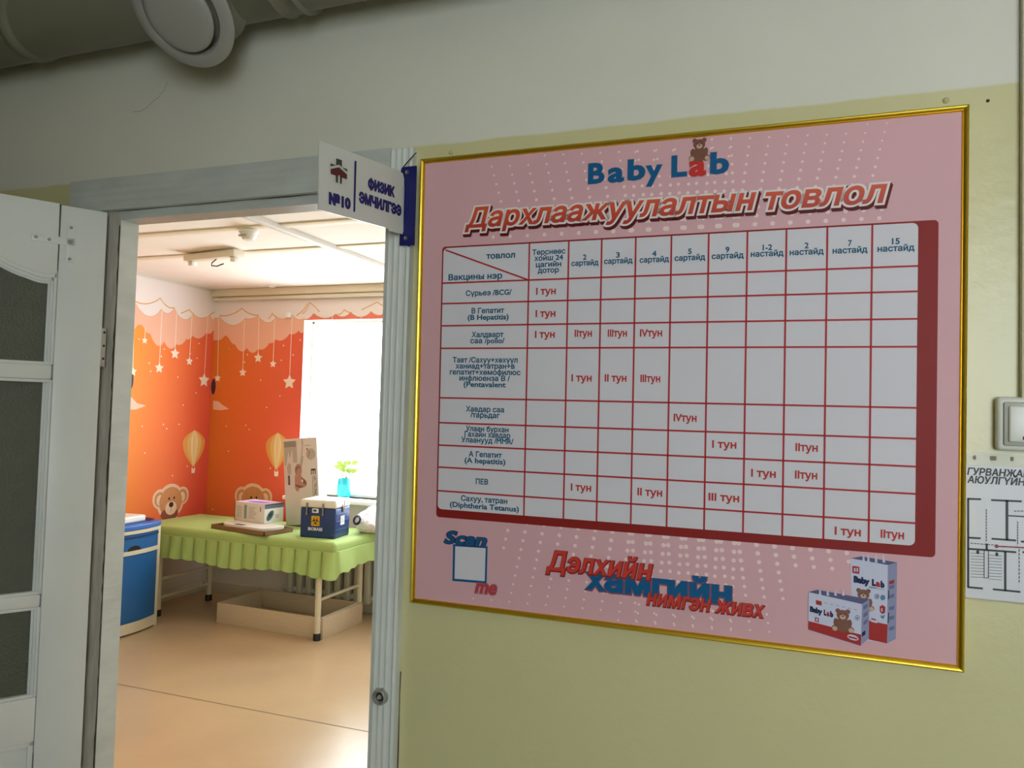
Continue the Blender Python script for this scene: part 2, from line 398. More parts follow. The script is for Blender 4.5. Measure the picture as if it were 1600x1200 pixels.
def mural(P, base, ur, zr, upper, inner, lower, strings, dots, dune, corner, zl, wall, ball, bearp):
    m = F(); m.poly(P, [(ur[0], zr[0]), (ur[1], zr[0]), (ur[1], zr[1]), (ur[0], zr[1])], 0, 0)
    h = lambda q: hit(P, *q)
    lo = [h(q) for q in scallop(lower)]
    lo = [(ur[0], lo[0][1])]+lo+[(ur[1], lo[-1][1])]
    m.poly(P, lo+[(ur[1], zr[1]), (ur[0], zr[1])], .00015, 2)
    for q in strings:
        a, b_ = h(q[0]), h(q[1]); strip(m, P, [a, b_], .006, .00025, 5); star(m, P, b_[0], b_[1], q[2], .0004, 5)
    up = [h(q) for q in scallop(upper)]; up = [(ur[0], up[0][1])]+up+[(ur[1], up[-1][1])]
    m.poly(P, up+[(ur[1], zr[1]), (ur[0], zr[1])], .0003, 1); strip(m, P, up, .008, .00028, 4)
    for q in inner: strip(m, P, [h(p) for p in scallop(q)], .009, .00045, 4)
    for q in dots: u, v = h(q); ell(m, P, u, v, .0065, .0065, .0003, 5, 8)
    for q in dune: m.poly(P, [h(p) for p in q], .0002, 3)
    u, v = h(corner); ell(m, P, u, v, .025, .07, .0003, 6, 20)
    balloon(m, P, *ball); bear(m, P, *bearp)
    return m.build('mural_wallpaper', wall, MM(base), smooth=0)
walls = [o for o in S.objects if o.name.startswith('wall_') and o.location.y > 1]
wb = [o for o in walls if o.name.startswith('wall_back')][0]; wl = [o for o in walls if o.name.startswith('wall_left')][0]
PB = plane((0, YB-.0015, 0), (1, 0, 0), (0, 0, 1))
PL = plane((XL+.0015, 0, 0), (0, 1, 0), (0, 0, 1))
sc = lambda L, x0, y0, s: [(x0+p[0]/s, y0+p[1]/s)+((p[2]/s,) if len(p) > 2 else ()) for p in L]
c7 = lambda L: sc(L, 330, 440, 6); c6 = lambda L: sc(L, 190, 430, 5.7125); c8 = lambda L: sc(L, 220, 660, 6.667)
mb_back = mural(PB, mural_mat('X', XL, -3.85, ('#e07a26', '#e66a38', '#e65c48')), (XL, RW[0][0]), (.62, 2.55),
    c7([(20, 330, 10), (78, 328, 60), (320, 342, 14), (440, 315, 50), (612, 330, 22), (765, 312, 28), (880, 330, 0)]),
    [c7([(78, 318, 22), (290, 250, 18), (440, 312, 0)]), c7([(540, 350, 0), (575, 300, 5), (615, 332, 0)]), c7([(800, 318, 0), (850, 280, 8), (905, 205, 0)])],
    c7([(70, 550, 6), (120, 515, -14), (170, 540, 10), (225, 590, 40), (335, 622, 36), (440, 628, 26), (545, 575, 14), (605, 540, 28), (735, 490, 14), (820, 460, 14), (870, 470, 0)]),
    [(c7([(72, 340)])[0], c7([(60, 905)])[0], .036), (c7([(312, 345)])[0], c7([(296, 852)])[0], .04), (c7([(448, 320)])[0], c7([(440, 715)])[0], .046), (c7([(596, 335)])[0], c7([(580, 772)])[0], .036), (c7([(760, 318)])[0], c7([(733, 942)])[0], .066)],
    c7([(168, 630), (168, 632), (340, 685), (313, 755), (678, 600), (768, 688), (657, 737), (465, 925), (645, 1070), (835, 548), (520, 1180)])+c8([(890, 40), (1095, 30), (1130, 75), (912, 300), (1350, 478), (748, 905)]),
    [[(333, 640), (333, 626), (341, 627), (348, 633), (358, 639), (345, 641)]], (333.5, 604), 0, wb,
    (hit(PB, 434.5, 676), hit(PB, 431.5, 733), .118, hit(PB, 431.7, 740.5)), (*hit(PB, 395, 782), .122))
mb_left = mural(PL, mural_mat('Y', 2.9, YB, ('#f6981f', '#ee7832', '#e0543e')), (1.2, YB), (.62, 2.61),
    c6([(60, 250, 10), (120, 238, 80), (355, 300, 36), (470, 292, 62), (640, 345, 26), (790, 350, 30), (868, 395, 0)]),
    [c6([(120, 232, 30), (345, 205, 26), (472, 290, 0)]), c6([(530, 340, 0), (605, 308, 5), (645, 345, 0)]), c6([(790, 352, 0), (840, 320, 8), (862, 285, 0)])],
    c6([(60, 480, 10), (120, 478, -28), (200, 470, 14), (255, 520, 60), (380, 592, 44), (490, 615, 20), (578, 570, 12), (635, 540, 32), (760, 510, 20), (818, 488, 12), (862, 515, 0)]),
    [(c6([(212, 480)])[0], c6([(206, 583)])[0], .03), (c6([(362, 300)])[0], c6([(336, 828)])[0], .046), (c6([(492, 310)])[0], c6([(477, 700)])[0], .05), (c6([(630, 345)])[0], c6([(605, 768)])[0], .04), (c6([(770, 360)])[0], c6([(736, 938)])[0], .066), (c6([(110, 330)])[0], c6([(100, 860)])[0], .04)],
    c6([(380, 660), (355, 725), (247, 785), (502, 910), (692, 610), (612, 700), (675, 740), (828, 580), (260, 858), (155, 570), (550, 1160), (665, 1050)])+c8([(15, 40), (235, 22), (270, 65), (398, 20), (42, 320), (330, 555), (485, 458)]),
    [[(190, 640), (196, 619), (206, 621), (214, 630), (228, 634), (212, 640)]], (204.5, 594), 0, wl,
    (hit(PL, 304, 672), hit(PL, 301.8, 728), .128, hit(PL, 301.8, 735.5)), (*hit(PL, 266.5, 783.5), .122))

m = F(); m.poly(PB, [(RW[0][0], 2.351), (-2.1, 2.351), (-2.1, 2.55), (RW[0][0], 2.55)], 0, 0)
q = [(472, 497, 4), (490, 489, 6), (525, 490, 5), (548, 487, 7), (580, 486, 6), (606, 484, 6), (640, 482, 6), (680, 480, 6)]
lo = [hit(PB, *p) for p in scallop(q)]
m.poly(PB, [(RW[0][0], lo[0][1])]+lo+[(-2.1, lo[-1][1]), (-2.1, 2.55), (RW[0][0], 2.55)], .0003, 1); strip(m, PB, lo, .008, .00028, 4)
for q in ([(472, 490, 3), (484, 473, -1), (499, 487, 0)], [(528, 491, 2), (538, 484, 1), (548, 488, 0)], [(565, 484, 0), (590, 472, 2), (606, 478, 0)]): strip(m, PB, [hit(PB, *p) for p in scallop(q)], .008, .00045, 4)
for a, b2 in ((520, 531), (565, 571)): strip(m, PB, [hit(PB, a, 490), hit(PB, a-1, 500)], .006, .00025, 5)
m.build('mural_wallpaper', wb, MM(mat('mural_coral', '#ec7a66', .6)), smooth=0)
# room trims
M().box(XL, XL+.02, .1, YB, 0, .09, bev=.004).build('baseboard_left', None, cream, kind='structure')
M().box(XL, XR, YB-.02, YB, 0, .09, bev=.004).build('baseboard_back', None, cream, kind='structure')
strip_m = mat('ceiling_strip_paint', '#e2d6bf', .7)
M().box(XL, XR, 2.03, 2.11, CZ-.009, CZ, bev=.004).build('trim_1', None, strip_m, kind='structure')
M().box(XL, XR, 2.59, 2.67, CZ-.009, CZ, bev=.004).build('trim_2', None, strip_m, kind='structure')
M().box(XL, XR, YB-.05, YB, 2.565, CZ, bev=.01).build('trim_3', None, strip_m, kind='structure')
# ceiling conduit
tag(M().box(-2.725, -2.675, .2, YB, CZ-.03, CZ, bev=.004).build('cable_conduit', None, mat('conduit_grey', '#d4d0c8', .5)), 'long white cable conduit running across the ceiling of the far room', 'conduit')
# smoke detector
t = thing('smoke_detector', (-2.93, 2.09, CZ-.012), 'round white smoke detector on the ceiling beside the long conduit', 'smoke detector')
M().lathe([(0, 0), (.055, 0), (.055, -.012), (.05, -.018), (0, -.018)], (-2.93, 2.09, CZ-.012), (0, 0, 1)).build('base', t, white_plastic)
M().lathe([(.046, -.018), (.044, -.032), (.034, -.05), (.03, -.054), (0, -.056)], (-2.93, 2.09, CZ-.012), (0, 0, 1)).build('sensor_head', t, white_plastic)
M().box(-2.955, -2.905, 2.035, 2.05, CZ-.055, CZ-.045).build('vent_slot', t, mat('slot_grey', '#a39a8c', .6))
# lamp base without a tube
t = thing('ceiling_light', (-3.6, 2.56, CZ-.012), 'bare white ceiling light base without a tube, loose wire hanging', 'ceiling light')
Xr = Matrix.Translation((-3.6, 2.56, CZ)) @ Matrix.Rotation(R(-8), 4, 'Z')
m = M(); m.X = Xr; m.box(-.24, .24, -.045, .045, -.055, -.012, bev=.006).build('housing', t, mat('lamp_base', '#e6dcc8', .5))
for s in (-1, 1):
    m = M(); m.X = Xr; m.box(s*.2-.02, s*.2+.02, -.02, .02, -.085, -.055, bev=.004).build('tube_holder', t, white_plastic)
m = M(); m.X = Xr; m.tube([(.03, 0, -.055), (.0, -.01, -.08), (.01, -.02, -.1), (.05, -.01, -.105), (.1, 0, -.09)], .004, 8).build('loose_wire', t, dark)
# heating pipe
tag(M().tube([(XL+.03, YB-.04, 2.543), (XR, YB-.04, 2.543)], .015, 14).build('heating_pipe', None, cream_metal), 'thin cream pipe running along the top of the back wall above the window', 'pipe')
t = M().box(-4.045, -4.0, YB-.035, YB-.002, 2.37, 2.415, bev=.004).build('junction_box', None, white_plastic)
tag(t, 'small white junction box on the mural clouds left of the window', 'junction box')
tag(M().lathe([(0, 0), (.03, 0), (.028, -.012), (0, -.014)], (-4.12, 3.83, CZ), (0, 0, 1), 16).build('ceiling_rosette', None, white_plastic), 'tiny round white fitting on the ceiling near the back corner', 'fitting')

# ------------------------------------------------------------------ radiator
t = thing('radiator', (-3.1, YB-.06, 0), 'cream column radiator under the window behind the green couch', 'radiator')
for k in range(17):
    x = -3.86+k*.09
    M().box(x, x+.055, YB-.125, YB-.03, .09, .62, bev=.014).build('column', t, mat('radiator_cream', '#cfccb4', .45) if k == 0 else bpy.data.materials['radiator_cream'])
m = M(); m.tube([(-3.9, YB-.08, .13), (-2.36, YB-.08, .13)], .024); m.tube([(-3.9, YB-.08, .58), (-2.36, YB-.08, .58)], .024); m.build('manifold', t, bpy.data.materials['radiator_cream'])
for x in (-3.7, -2.55): M().box(x-.015, x+.015, YB-.1, YB-.05, 0, .12).build('foot', t, bpy.data.materials['radiator_cream'])

# ------------------------------------------------------------------ couch
t = thing('examination_couch', (-3.85, 3.45, 0), 'cream steel examination couch with round legs under a green cover', 'couch')
CX0, CX1, CY0, CY1 = -4.74, -2.95, 3.12, 3.79
for x in (-4.52, -3.09):
    for y in (3.15, 3.69):
        l = M().tube([(x, y, .02), (x, y, .57)], .022, 16).build('leg', t, cream_metal)
        M().lathe([(0, 0), (.026, 0), (.026, .04), (.022, .05), (0, .05)], (x, y, 0), (0, 0, 1), 16).build('rubber_foot', l, black_rubber)
        M().poly(plane((x, y, 0), (1, 0, 0), (0, 0, 1)), [(-.025, .53), (-.06, .57), (.025, .57), (.025, .47), (-.02, .47)], .024, 0, .003).build('gusset', l, cream_metal)
for x in (-4.52, -3.09):
    for z in (.135, .275): M().tube([(x, 3.15, z), (x, 3.69, z)], .012, 10).build('stretcher', t, cream_metal)
m = M(); m.box(-4.6, -3.02, 3.13, 3.17, .55, .59); m.box(-4.6, -3.02, 3.67, 3.71, .55, .59); m.box(-4.6, -4.56, 3.13, 3.71, .55, .59); m.box(-3.06, -3.02, 3.13, 3.71, .55, .59); m.build('top_frame', t, cream_metal)
M().box(CX0+.02, CX1-.02, CY0+.02, CY1-.02, .585, .675, bev=.02).build('mattress', t, cream)
green = mat('green_cotton', '#a9c274', .85, bump=.25, bscale=9, var=.03, vscale=3)
t = thing('couch_cover', (-3.85, 3.5, .46), 'lime green fitted couch cover with a pleated skirt', 'couch cover')
m = M(); m.box(CX0, CX1, CY0, CY1, .6, .69, bev=.032, seg=4)
top = m.build('cover_top', t, green)
def skirt_path():
    P = []; r = .05
    def ad(a, b, n): P.extend([(a[0]+(b[0]-a[0])*i/n, a[1]+(b[1]-a[1])*i/n) for i in range(n)])
    x0, x1, y0, y1 = CX0-.003, CX1+.003, CY0-.003, CY1
    ad((x0, y1), (x0, y0+r), 30); P.extend([(x0+r-r*math.cos(R(a)), y0+r-r*math.sin(R(a))) for a in range(0, 90, 15)])
    ad((x0+r, y0), (x1-r, y0), 420); P.extend([(x1-r+r*math.sin(R(a)), y0+r-r*math.cos(R(a))) for a in range(0, 90, 15)])
    ad((x1, y0+r), (x1, y1), 70); P.append((x1, y1)); return P
PP = skirt_path(); m = M(); vs = []; fs = []; d = 0; K = 9
rng = random.Random(3); ph = [rng.uniform(-.25, .25) for _ in range(60)]; am = [rng.uniform(.6, 1.3) for _ in range(60)]
for i, p in enumerate(PP):
    q = PP[min(i+1, len(PP)-1)]; o = PP[max(i-1, 0)]
    tx_, ty_ = q[0]-o[0], q[1]-o[1]; L = math.hypot(tx_, ty_); nx, ny = ty_/L, -tx_/L
    front = abs(ny) > .5
    if i: d += math.hypot(p[0]-PP[i-1][0], p[1]-PP[i-1][1])
    c = d/.112; k = int(c); fr = c-k
    for j in range(K):
        h = j/(K-1)
        # knife pleat: cloth swells out from the fold and tucks back sharply
        sw = (1-abs(2*((fr+ph[k]*.3) % 1)-1))
        saw = ((fr) % 1)
        bulge = (.009+.034*h**1.1)*(.35+.65*math.sin(math.pi*min(1, saw*1.25)))*am[k]
        tuck = -.034*math.exp(-((saw-.93)/.045)**2)*(1-h*.55) if front else 0
        if not front: bulge = .006+.028*h*(.6+.4*math.sin(d*18)); 
        zb = .452+.012*math.sin(d*7)+(.006*math.sin(2*math.pi*c)) - (0 if front else -.035)
        z = .622+(zb-.622)*h
        vs.append((p[0]+nx*(bulge+tuck), p[1]+ny*(bulge+tuck), z))
for i in range(len(PP)-1):
    for j in range(K-1): a = i*K+j; fs.append([a, a+1, a+K+1, a+K])
m.recalc = False; m.add(vs, fs); sk = m.build('skirt', t, green, smooth=60)
md = sk.modifiers.new('thickness', 'SOLIDIFY'); md.thickness = .0015
m = M(); m.tube([(x, y, .622) for x, y in PP[::3]], .004, 6); m.build('seam', top, green)

# box under the couch
t = thing('open_box', (-3.54, 3.45, 0), 'shallow open pale wooden box on the floor under the couch', 'box')
pale = mat('pale_board', '#cdb99c', .75, var=.06, vscale=10, stretch=(1, 4, 12)); Xr = Matrix.Translation((-4.005, 3.2, 0)) @ Matrix.Rotation(R(-1.5), 4, 'Z')
W_, D_, H_ = .945, .5, .148
for nm, a in (('front_panel', (0, W_, 0, .014, 0, H_)), ('back_panel', (0, W_, D_-.014, D_, 0, H_)), ('side_panel', (0, .014, .014, D_-.014, 0, H_)), ('side_panel', (W_-.014, W_, .014, D_-.014, 0, H_)), ('bottom_panel', (.014, W_-.014, .014, D_-.014, .002, .014))):
    m = M(); m.X = Xr; m.box(*a, bev=.0015).build(nm, t, pale)

# ------------------------------------------------------------------ things on the couch
TZ = .69
t = thing('cardboard_tray', (-3.8, 3.3, TZ), 'shallow brown cardboard tray on the green couch, holding the white scale', 'tray')
TX = Matrix.Translation((-4.09, 3.2, TZ)) @ Matrix.Rotation(R(-10.5), 4, 'Z'); tw, td, th = .575, .27, .032
m = M(); m.X = TX; m.box(0, tw, 0, td, 0, .004); m.build('bottom', t, cardboard)
for a in ((0, tw, 0, .005, 0, th), (0, tw, td-.005, td, 0, th), (0, .005, 0, td, 0, th), (tw-.005, tw, 0, td, 0, th)):
    m = M(); m.X = TX; m.box(*a); m.build('wall_flap', t, cardboard)
m = M(); m.X = TX; m.box(tw-.006, tw+.001, -.0015, .006, .002, th-.002); m.build('corner_slot', t, mat('slot_dark', '#2e2018', .9))
t = thing('baby_scale', (-3.8, 3.33, TZ+.005), 'white flat baby scale with a small display, sitting in the cardboard tray', 'scale')
P = plane(TX @ Vector((0, 0, TZ*0+.0)), (TX.to_3x3() @ Vector((1, 0, 0))), (TX.to_3x3() @ Vector((0, 1, 0))))
m = M()
for (inset, z0, z1) in ((.02, .005, .03), (.006, .03, .046)):
    o = rrect(.05+inset, tw-.015-inset, .014+inset, td-.012-inset, .085)
    m.poly(P, o, z1, 0, z1-z0)
m.build('body', t, mat('scale_white', '#ece6dc', .3))
m = F(); m.poly(P, rrect(.2, .3, .035, .075, .006), .0475, 0); m.build('display', t, mat('scale_display', '#2c2723', .25))
# small carton on the scale
t = thing('carton', (-3.86, 3.42, .738), 'small white and grey carton with a device picture on top of the scale', 'carton')
BXM = Matrix.Translation((-4.02, 3.372, .7375)) @ Matrix.Rotation(R(-9), 4, 'Z'); bw, bd, bh = .318, .19, .142
cart = mat('carton_white', '#ddd8ce', .5); cart_grey = mat('carton_slate', '#5d6672', .5); cart_dark = mat('carton_navy', '#23252e', .5); teal = mat('carton_teal', '#7f9c9c', .5); lilac = mat('carton_lilac', '#d9c4e0', .45); dev = mat('device_teal', '#2c5a58', .4); greytxt = mat('grey_print', '#9c948a', .6)
m = M(); m.X = BXM; m.box(0, bw, 0, bd, 0, bh, bev=.002); m.build('box_body', t, cart)
R3 = BXM.to_3x3(); Pf = plane(BXM @ Vector((0, 0, 0)), R3 @ Vector((1, 0, 0)), (0, 0, 1)); Ps = plane(BXM @ Vector((bw, 0, 0)), R3 @ Vector((0, 1, 0)), (0, 0, 1)); Pt = plane(BXM @ Vector((0, 0, bh)), R3 @ Vector((1, 0, 0)), R3 @ Vector((0, 1, 0)))
m = F()
m.poly(Pf, [(.1, .02), (.128, .02), (.128, .125), (.1, .125)], .0008, 2)
for k in range(9): m.poly(Pf, [(.018, .03+k*.01), (.075+.012*math.sin(k*3), .03+k*.01), (.075+.012*math.sin(k*3), .033+k*.01), (.018, .033+k*.01)], .0008, 4)
for k in range(9): m.poly(Pf, [(.15, .03+k*.01), (.22+.018*math.sin(k*5), .03+k*.01), (.22+.018*math.sin(k*5), .033+k*.01), (.15, .033+k*.01)], .0008, 4)
m.poly(Pf, [(.27, .085), (.278, .085), (.278, .12), (.27, .12)], .0008, 1)
m.poly(Ps, [(0, .108), (bd, .108), (bd, bh-.004), (0, bh-.004)], .0008, 0); m.poly(Ps, [(0, bh-.008), (bd, bh-.008), (bd, bh), (0, bh)], .0009, 1)
ell(m, Ps, .055, .055, .046, .026, .0009, 0, 20, R(50)); ell(m, Ps, .055, .055, .04, .021, .001, 5, 20, R(50)); ell(m, Ps, .057, .06, .02, .013, .0011, 1, 16, R(50))
m.poly(Ps, [(.1, .05), (.145, .05), (.145, .056), (.1, .056)], .0009, 4); m.poly(Ps, [(.11, .035), (.145, .035), (.145, .039), (.11, .039)], .0009, 1)
m.poly(Pt, [(.0, .0), (bw, .0), (bw, bd), (0, bd)], .0006, 3); ell(m, Pt, .16, .085, .1, .05, .0008, 6, 20)
m.build('printed_panel', t, [cart_grey, cart_dark, teal, lilac, greytxt, dev, mat('carton_violet', '#9a86c4', .4)], smooth=0)
m = M(); m.X = BXM; m.box(-.004, -.001, .0, .02, .0, bh-.004); m.build('side_flap', t, cart_dark)

# tall scale carton standing behind the cooler
t = thing('tall_carton', (-3.58, 3.62, TZ), 'tall white carton printed with a baby photo, standing behind the blue cooler', 'carton')
UXM = Matrix.Translation((-3.715, 3.6, TZ)) @ Matrix.Rotation(R(-3), 4, 'Z') @ Matrix.Rotation(R(-5.5), 4, 'Y')
uw, ud, uh = .325, .1, .672
m = M(); m.X = UXM; m.box(0, uw, 0, ud, 0, uh, bev=.002); m.build('box_body', t, mat('tall_carton_board', '#d8cdc2', .5))
R3 = UXM.to_3x3(); Pu = plane(UXM @ Vector((0, 0, 0)), R3 @ Vector((1, 0, 0)), R3 @ Vector((0, 0, 1)))
skin = mat('printed_skin', '#b98877', .6, var=.08, vscale=30); skin_d = mat('printed_skin_dark', '#8a5548', .6); hair = mat('printed_hair', '#8d6f62', .6); pale2 = mat('printed_grey', '#b9ada0', .6); pale3 = mat('printed_cloth', '#e6ddd4', .6); txt = mat('printed_charcoal', '#3a3230', .6); redp = mat('printed_red', '#b0473c', .6)
m = F()
def U(L): return [((x-102)/(615-102)*uw, uh-(y-140)/(1190-140)*uh*1.0*.7) for x, y in L]
m.poly(Pu, U([(112, 180), (310, 178), (312, 560), (250, 560), (240, 330), (200, 480), (180, 360), (140, 600), (118, 600)]), .0008, 3)
for k in range(7): m.poly(Pu, U([(120, 190+k*14), (300, 190+k*14), (300, 195+k*14), (120, 195+k*14)]), .0009, 5)
m.poly(Pu, U([(385, 140), (400, 140), (412, 230), (405, 310), (390, 450), (410, 450), (395, 560), (375, 660), (340, 650), (360, 520), (375, 440), (392, 260)]), .0009, 3)
m.poly(Pu, U([(150, 620), (180, 560), (215, 590), (210, 760), (160, 760)]), .0008, 3)
u, v = U([(520, 425)])[0]; ell(m, Pu, u, v, .045, .045, .0008, 3, 24); m.poly(Pu, U([(500, 380), (512, 376), (488, 480), (478, 478)]), .001, 2); u, v = U([(468, 332)])[0]; ell(m, Pu, u, v, .007, .007, .001, 6, 10)
strip(m, Pu, U([(468, 335), (495, 385)]), .004, .001, 6); strip(m, Pu, U([(440, 272), (515, 272)]), .006, .0009, 3)
m.poly(Pu, U([(275, 650), (300, 622), (340, 622), (372, 650), (375, 720), (360, 780), (385, 830), (430, 870), (442, 930), (430, 975), (330, 1010), (310, 1060), (285, 1055), (262, 1000), (265, 800), (280, 760)]), .0009, 0)
u, v = U([(325, 690)])[0]; ell(m, Pu, u, v, .033, .05, .001, 0, 20); m.poly(Pu, U([(272, 700), (278, 645), (305, 622), (345, 624), (368, 655), (340, 655), (300, 690), (285, 780)]), .0011, 2)
m.poly(Pu, U([(365, 820), (400, 845), (440, 900), (435, 960), (405, 930), (375, 900)]), .0011, 1); m.poly(Pu, U([(265, 930), (330, 955), (420, 985), (330, 1000), (270, 960)]), .0011, 1)
u, v = U([(378, 880)])[0]; ell(m, Pu, u, v, .008, .012, .0012, 4, 12)
m.poly(Pu, U([(160, 780), (190, 780), (190, 940), (160, 940)]), .001, 5); m.poly(Pu, U([(168, 800), (182, 800), (182, 920), (168, 920)]), .0011, 2)
u0_, v0_ = U([(515, 680)])[0]
P90 = (Pu[0]+Pu[1]*u0_+Pu[2]*v0_, -Pu[2], Pu[1], Pu[3])
text(m, P90, 'E', 0, .045, 0, .045, n=.001, mi=5, off=.01); text(m, P90, 'LECTRONIC SCALE', .055, .3, .022, .027, n=.001, mi=5, off=.01)
m.poly(P90, [(.055, .008), (.29, .008), (.29, .012), (.055, .012)], .001, 6)
m.build('printed_panel', t, [skin, skin_d, hair, pale2, pale3, txt, redp], smooth=0)

# cooler
t = thing('cooler_box', (-3.17, 3.32, TZ), 'blue medical cooler box with a white lid and yellow biohazard label', 'cooler')
KM = Matrix.Translation((-3.305, 3.205, TZ)) @ Matrix.Rotation(R(7), 4, 'Z'); kw, kd, kh = .275, .235, .213
blue = mat('cooler_blue', '#213c74', .35, bump=.1, bscale=60); lidw = mat('cooler_lid_white', '#ece6da', .4)
m = M(); m.X = KM; m.box(0, kw, 0, kd, 0, kh, bev=.012, seg=3); body = m.build('body', t, blue)
m = M(); m.X = KM
for z in (.055, .115, .165): m.box(kw-.002, kw+.003, .012, kd-.012, z, z+.007, bev=.002)
m.build('rib', body, blue)
m = M(); m.X = KM; m.box(-.003, kw+.003, -.003, kd+.003, kh, kh+.058, bev=.014, seg=3); lid = m.build('lid', t, lidw)
for x in (.055, .18):
    m = M(); m.X = KM; m.box(x-.008, x+.008, -.009, -.002, kh+.005, kh+.035, bev=.002); m.box(x-.005, x+.005, -.012, -.004, kh-.045, kh+.01, bev=.002); m.box(x-.007, x+.007, -.013, -.0, kh-.052, kh-.035, bev=.003); m.build('latch', t, chrome)
m = M(); m.X = KM; m.box(kw+.0, kw+.01, .1, .13, kh-.03, kh+.02, bev=.003); m.tube([(kw+.01, .115, kh-.02), (kw+.012, .115, kh+.05)], .003, 8); m.build('latch', t, chrome)
R3 = KM.to_3x3(); Pk = plane(KM @ Vector((0, 0, 0)), R3 @ Vector((1, 0, 0)), (0, 0, 1)); Pks = plane(KM @ Vector((kw, 0, 0)), R3 @ Vector((0, 1, 0)), (0, 0, 1))
yel = mat('biohazard_yellow', '#d8a92a', .5); wh = mat('print_white', '#e8e8ea', .5)
m = F(); m.poly(Pk, rrect(.093, .143, kh-.035, kh-.004, .003), .001, 0); m.poly(Pk, [(.1, kh-.027), (.128, kh-.027), (.128, kh-.012), (.1, kh-.012)], .0014, 1)
for k in range(3): m.poly(Pk, [(.101+k*.009, kh-.025), (.107+k*.009, kh-.025), (.107+k*.009, kh-.015), (.101+k*.009, kh-.015)], .0016, 2)
m.build('display_panel', t, [wh, dark, mat('digit_grey', '#555a58', .4)], smooth=0)
m = F(); m.poly(Pk, rrect(.086, .157, .082, .16, .007), .0008, 1); m.poly(Pk, rrect(.089, .154, .085, .157, .006), .0012, 0)
uc, vc = .1215, .118
for k in range(3):
    a = R(90+120*k); cx, cy = uc+.0155*math.cos(a), vc+.0155*math.sin(a)
    for s in (-1, 1):   # open horns
        o = []; i_ = []
        for q in range(13):
            g = a+s*R(25+q*11.5); rr = .0155; o.append((cx+rr*math.cos(g), cy+rr*math.sin(g))); ww = .0015+.0062*math.sin(math.pi*min(1, q/12*.5+.02)); i_.append((cx+(rr-ww)*math.cos(g), cy+(rr-ww)*math.sin(g)))
        m.poly(Pk, o+i_[::-1], .0016, 1)
o = [(uc+.012*math.cos(R(a)), vc+.012*math.sin(R(a))) for a in range(0, 360, 15)]
strip(m, Pk, o+[o[0]], .0028, .0017, 1); ell(m, Pk, uc, vc, .0045, .0045, .0018, 0, 12)
m.build('biohazard_label', t, [yel, dark], smooth=0)
m = F(); text(m, Pk, 'BIOBASE', .066, .178, .053, .021, n=.0008, off=.03); m.build('lettering', t, wh, smooth=0)
m = F(); m.poly(Pks, [(.075, .09), (.14, .09), (.14, .155), (.075, .155)], .0035, 0); m.poly(Pks, [(.075, .09), (.14, .09), (.14, .103), (.075, .103)], .0037, 1); m.build('paper_label', t, [mat('label_grey', '#c6c4cc', .5), wh], smooth=0)

# plastic bag
bagm = mat('white_plastic_bag', '#eeeaf0', .4, bump=.5, bscale=22)
b = bmesh.new(); bmesh.ops.create_icosphere(b, subdivisions=5, radius=1)
from mathutils import noise
for v in b.verts:
    p = v.co.copy(); f = 1+.16*noise.noise(p*1.6+Vector((3, 1, 0)))+.07*abs(noise.noise(p*4))+.04*abs(noise.noise(p*9))
    z = p.z*f
    if p.z > .3: f *= 1-.25*(p.z-.3)
    v.co = Vector((-2.985+p.x*f*.1, 3.66+p.y*f*.15, TZ+max(0.001, .085+z*.1+ .0)))
m = M(); m.bm(b); t = m.build('plastic_bag', None, bagm, smooth=80)
tag(t, 'crumpled white plastic bag with a dark letter beside the blue cooler', 'bag')
Pg = plane((-3.035, 3.53, TZ+.1), Vector((.62, -.78*-.35, 0)), (0, .25, 1))
# printed letter following the bag's skin
def on_bag(u, v):
    o = Pg[0]+Pg[1]*u+Pg[2]*v; d = (o-CAM).normalized()
    best = None
    for p in m.v:
        q = (p-CAM); k = q.dot(d); e = (q-d*k).length
        if e < .012 and (best is None or k < best): best = k
    return CAM+d*((best or (o-CAM).length)-.003)
mm = F(); ri, ro = .017, .033; n = 20; vs = [on_bag(r_*.9*math.cos(2*math.pi*k/n), r_*1.15*math.sin(2*math.pi*k/n)) for r_ in (ro, ri) for k in range(n)]
mm.add(vs, [[k, (k+1) % n, n+(k+1) % n, n+k] for k in range(n)]); mm.build('printed_letter', t, mat('bag_print_navy', '#20243c', .5), smooth=0)

# vase with a plant on the sill
t = thing('flower_pot', (-3.455, 4.0, .89), 'translucent turquoise flower pot with a small leafy plant on the window sill', 'plant pot')
M().lathe([(0, 0), (.05, 0), (.058, .03), (.06, .1), (.05, .155), (.046, .155), (.05, .1), (0, .09)], (-3.455, 4.0, .89), (0, 0, 1), 28).build('pot', t, mat('turquoise_glass', '#2fc4d0', .15, trans=.5))
leafm = mat('leaf_green', '#a9c25a', .5); stemm = mat('stem_green', '#8ca04a', .5)
m = M(); stems = []
for k in range(9):
    a = k*2.4; l = .1+.03*(k % 3); e = Vector((-3.45+.1*math.cos(a)*(.5+.1*(k % 4)), 4.0+.05*math.sin(a), 1.04+l*(.55+.1*(k % 3)))); stems.append((Vector((-3.455, 4.0, .99)), e))
    m.tube([stems[-1][0], (stems[-1][0]+e)/2+Vector((0, 0, .02)), e], .003, 6)
m.build('stem', t, stemm)
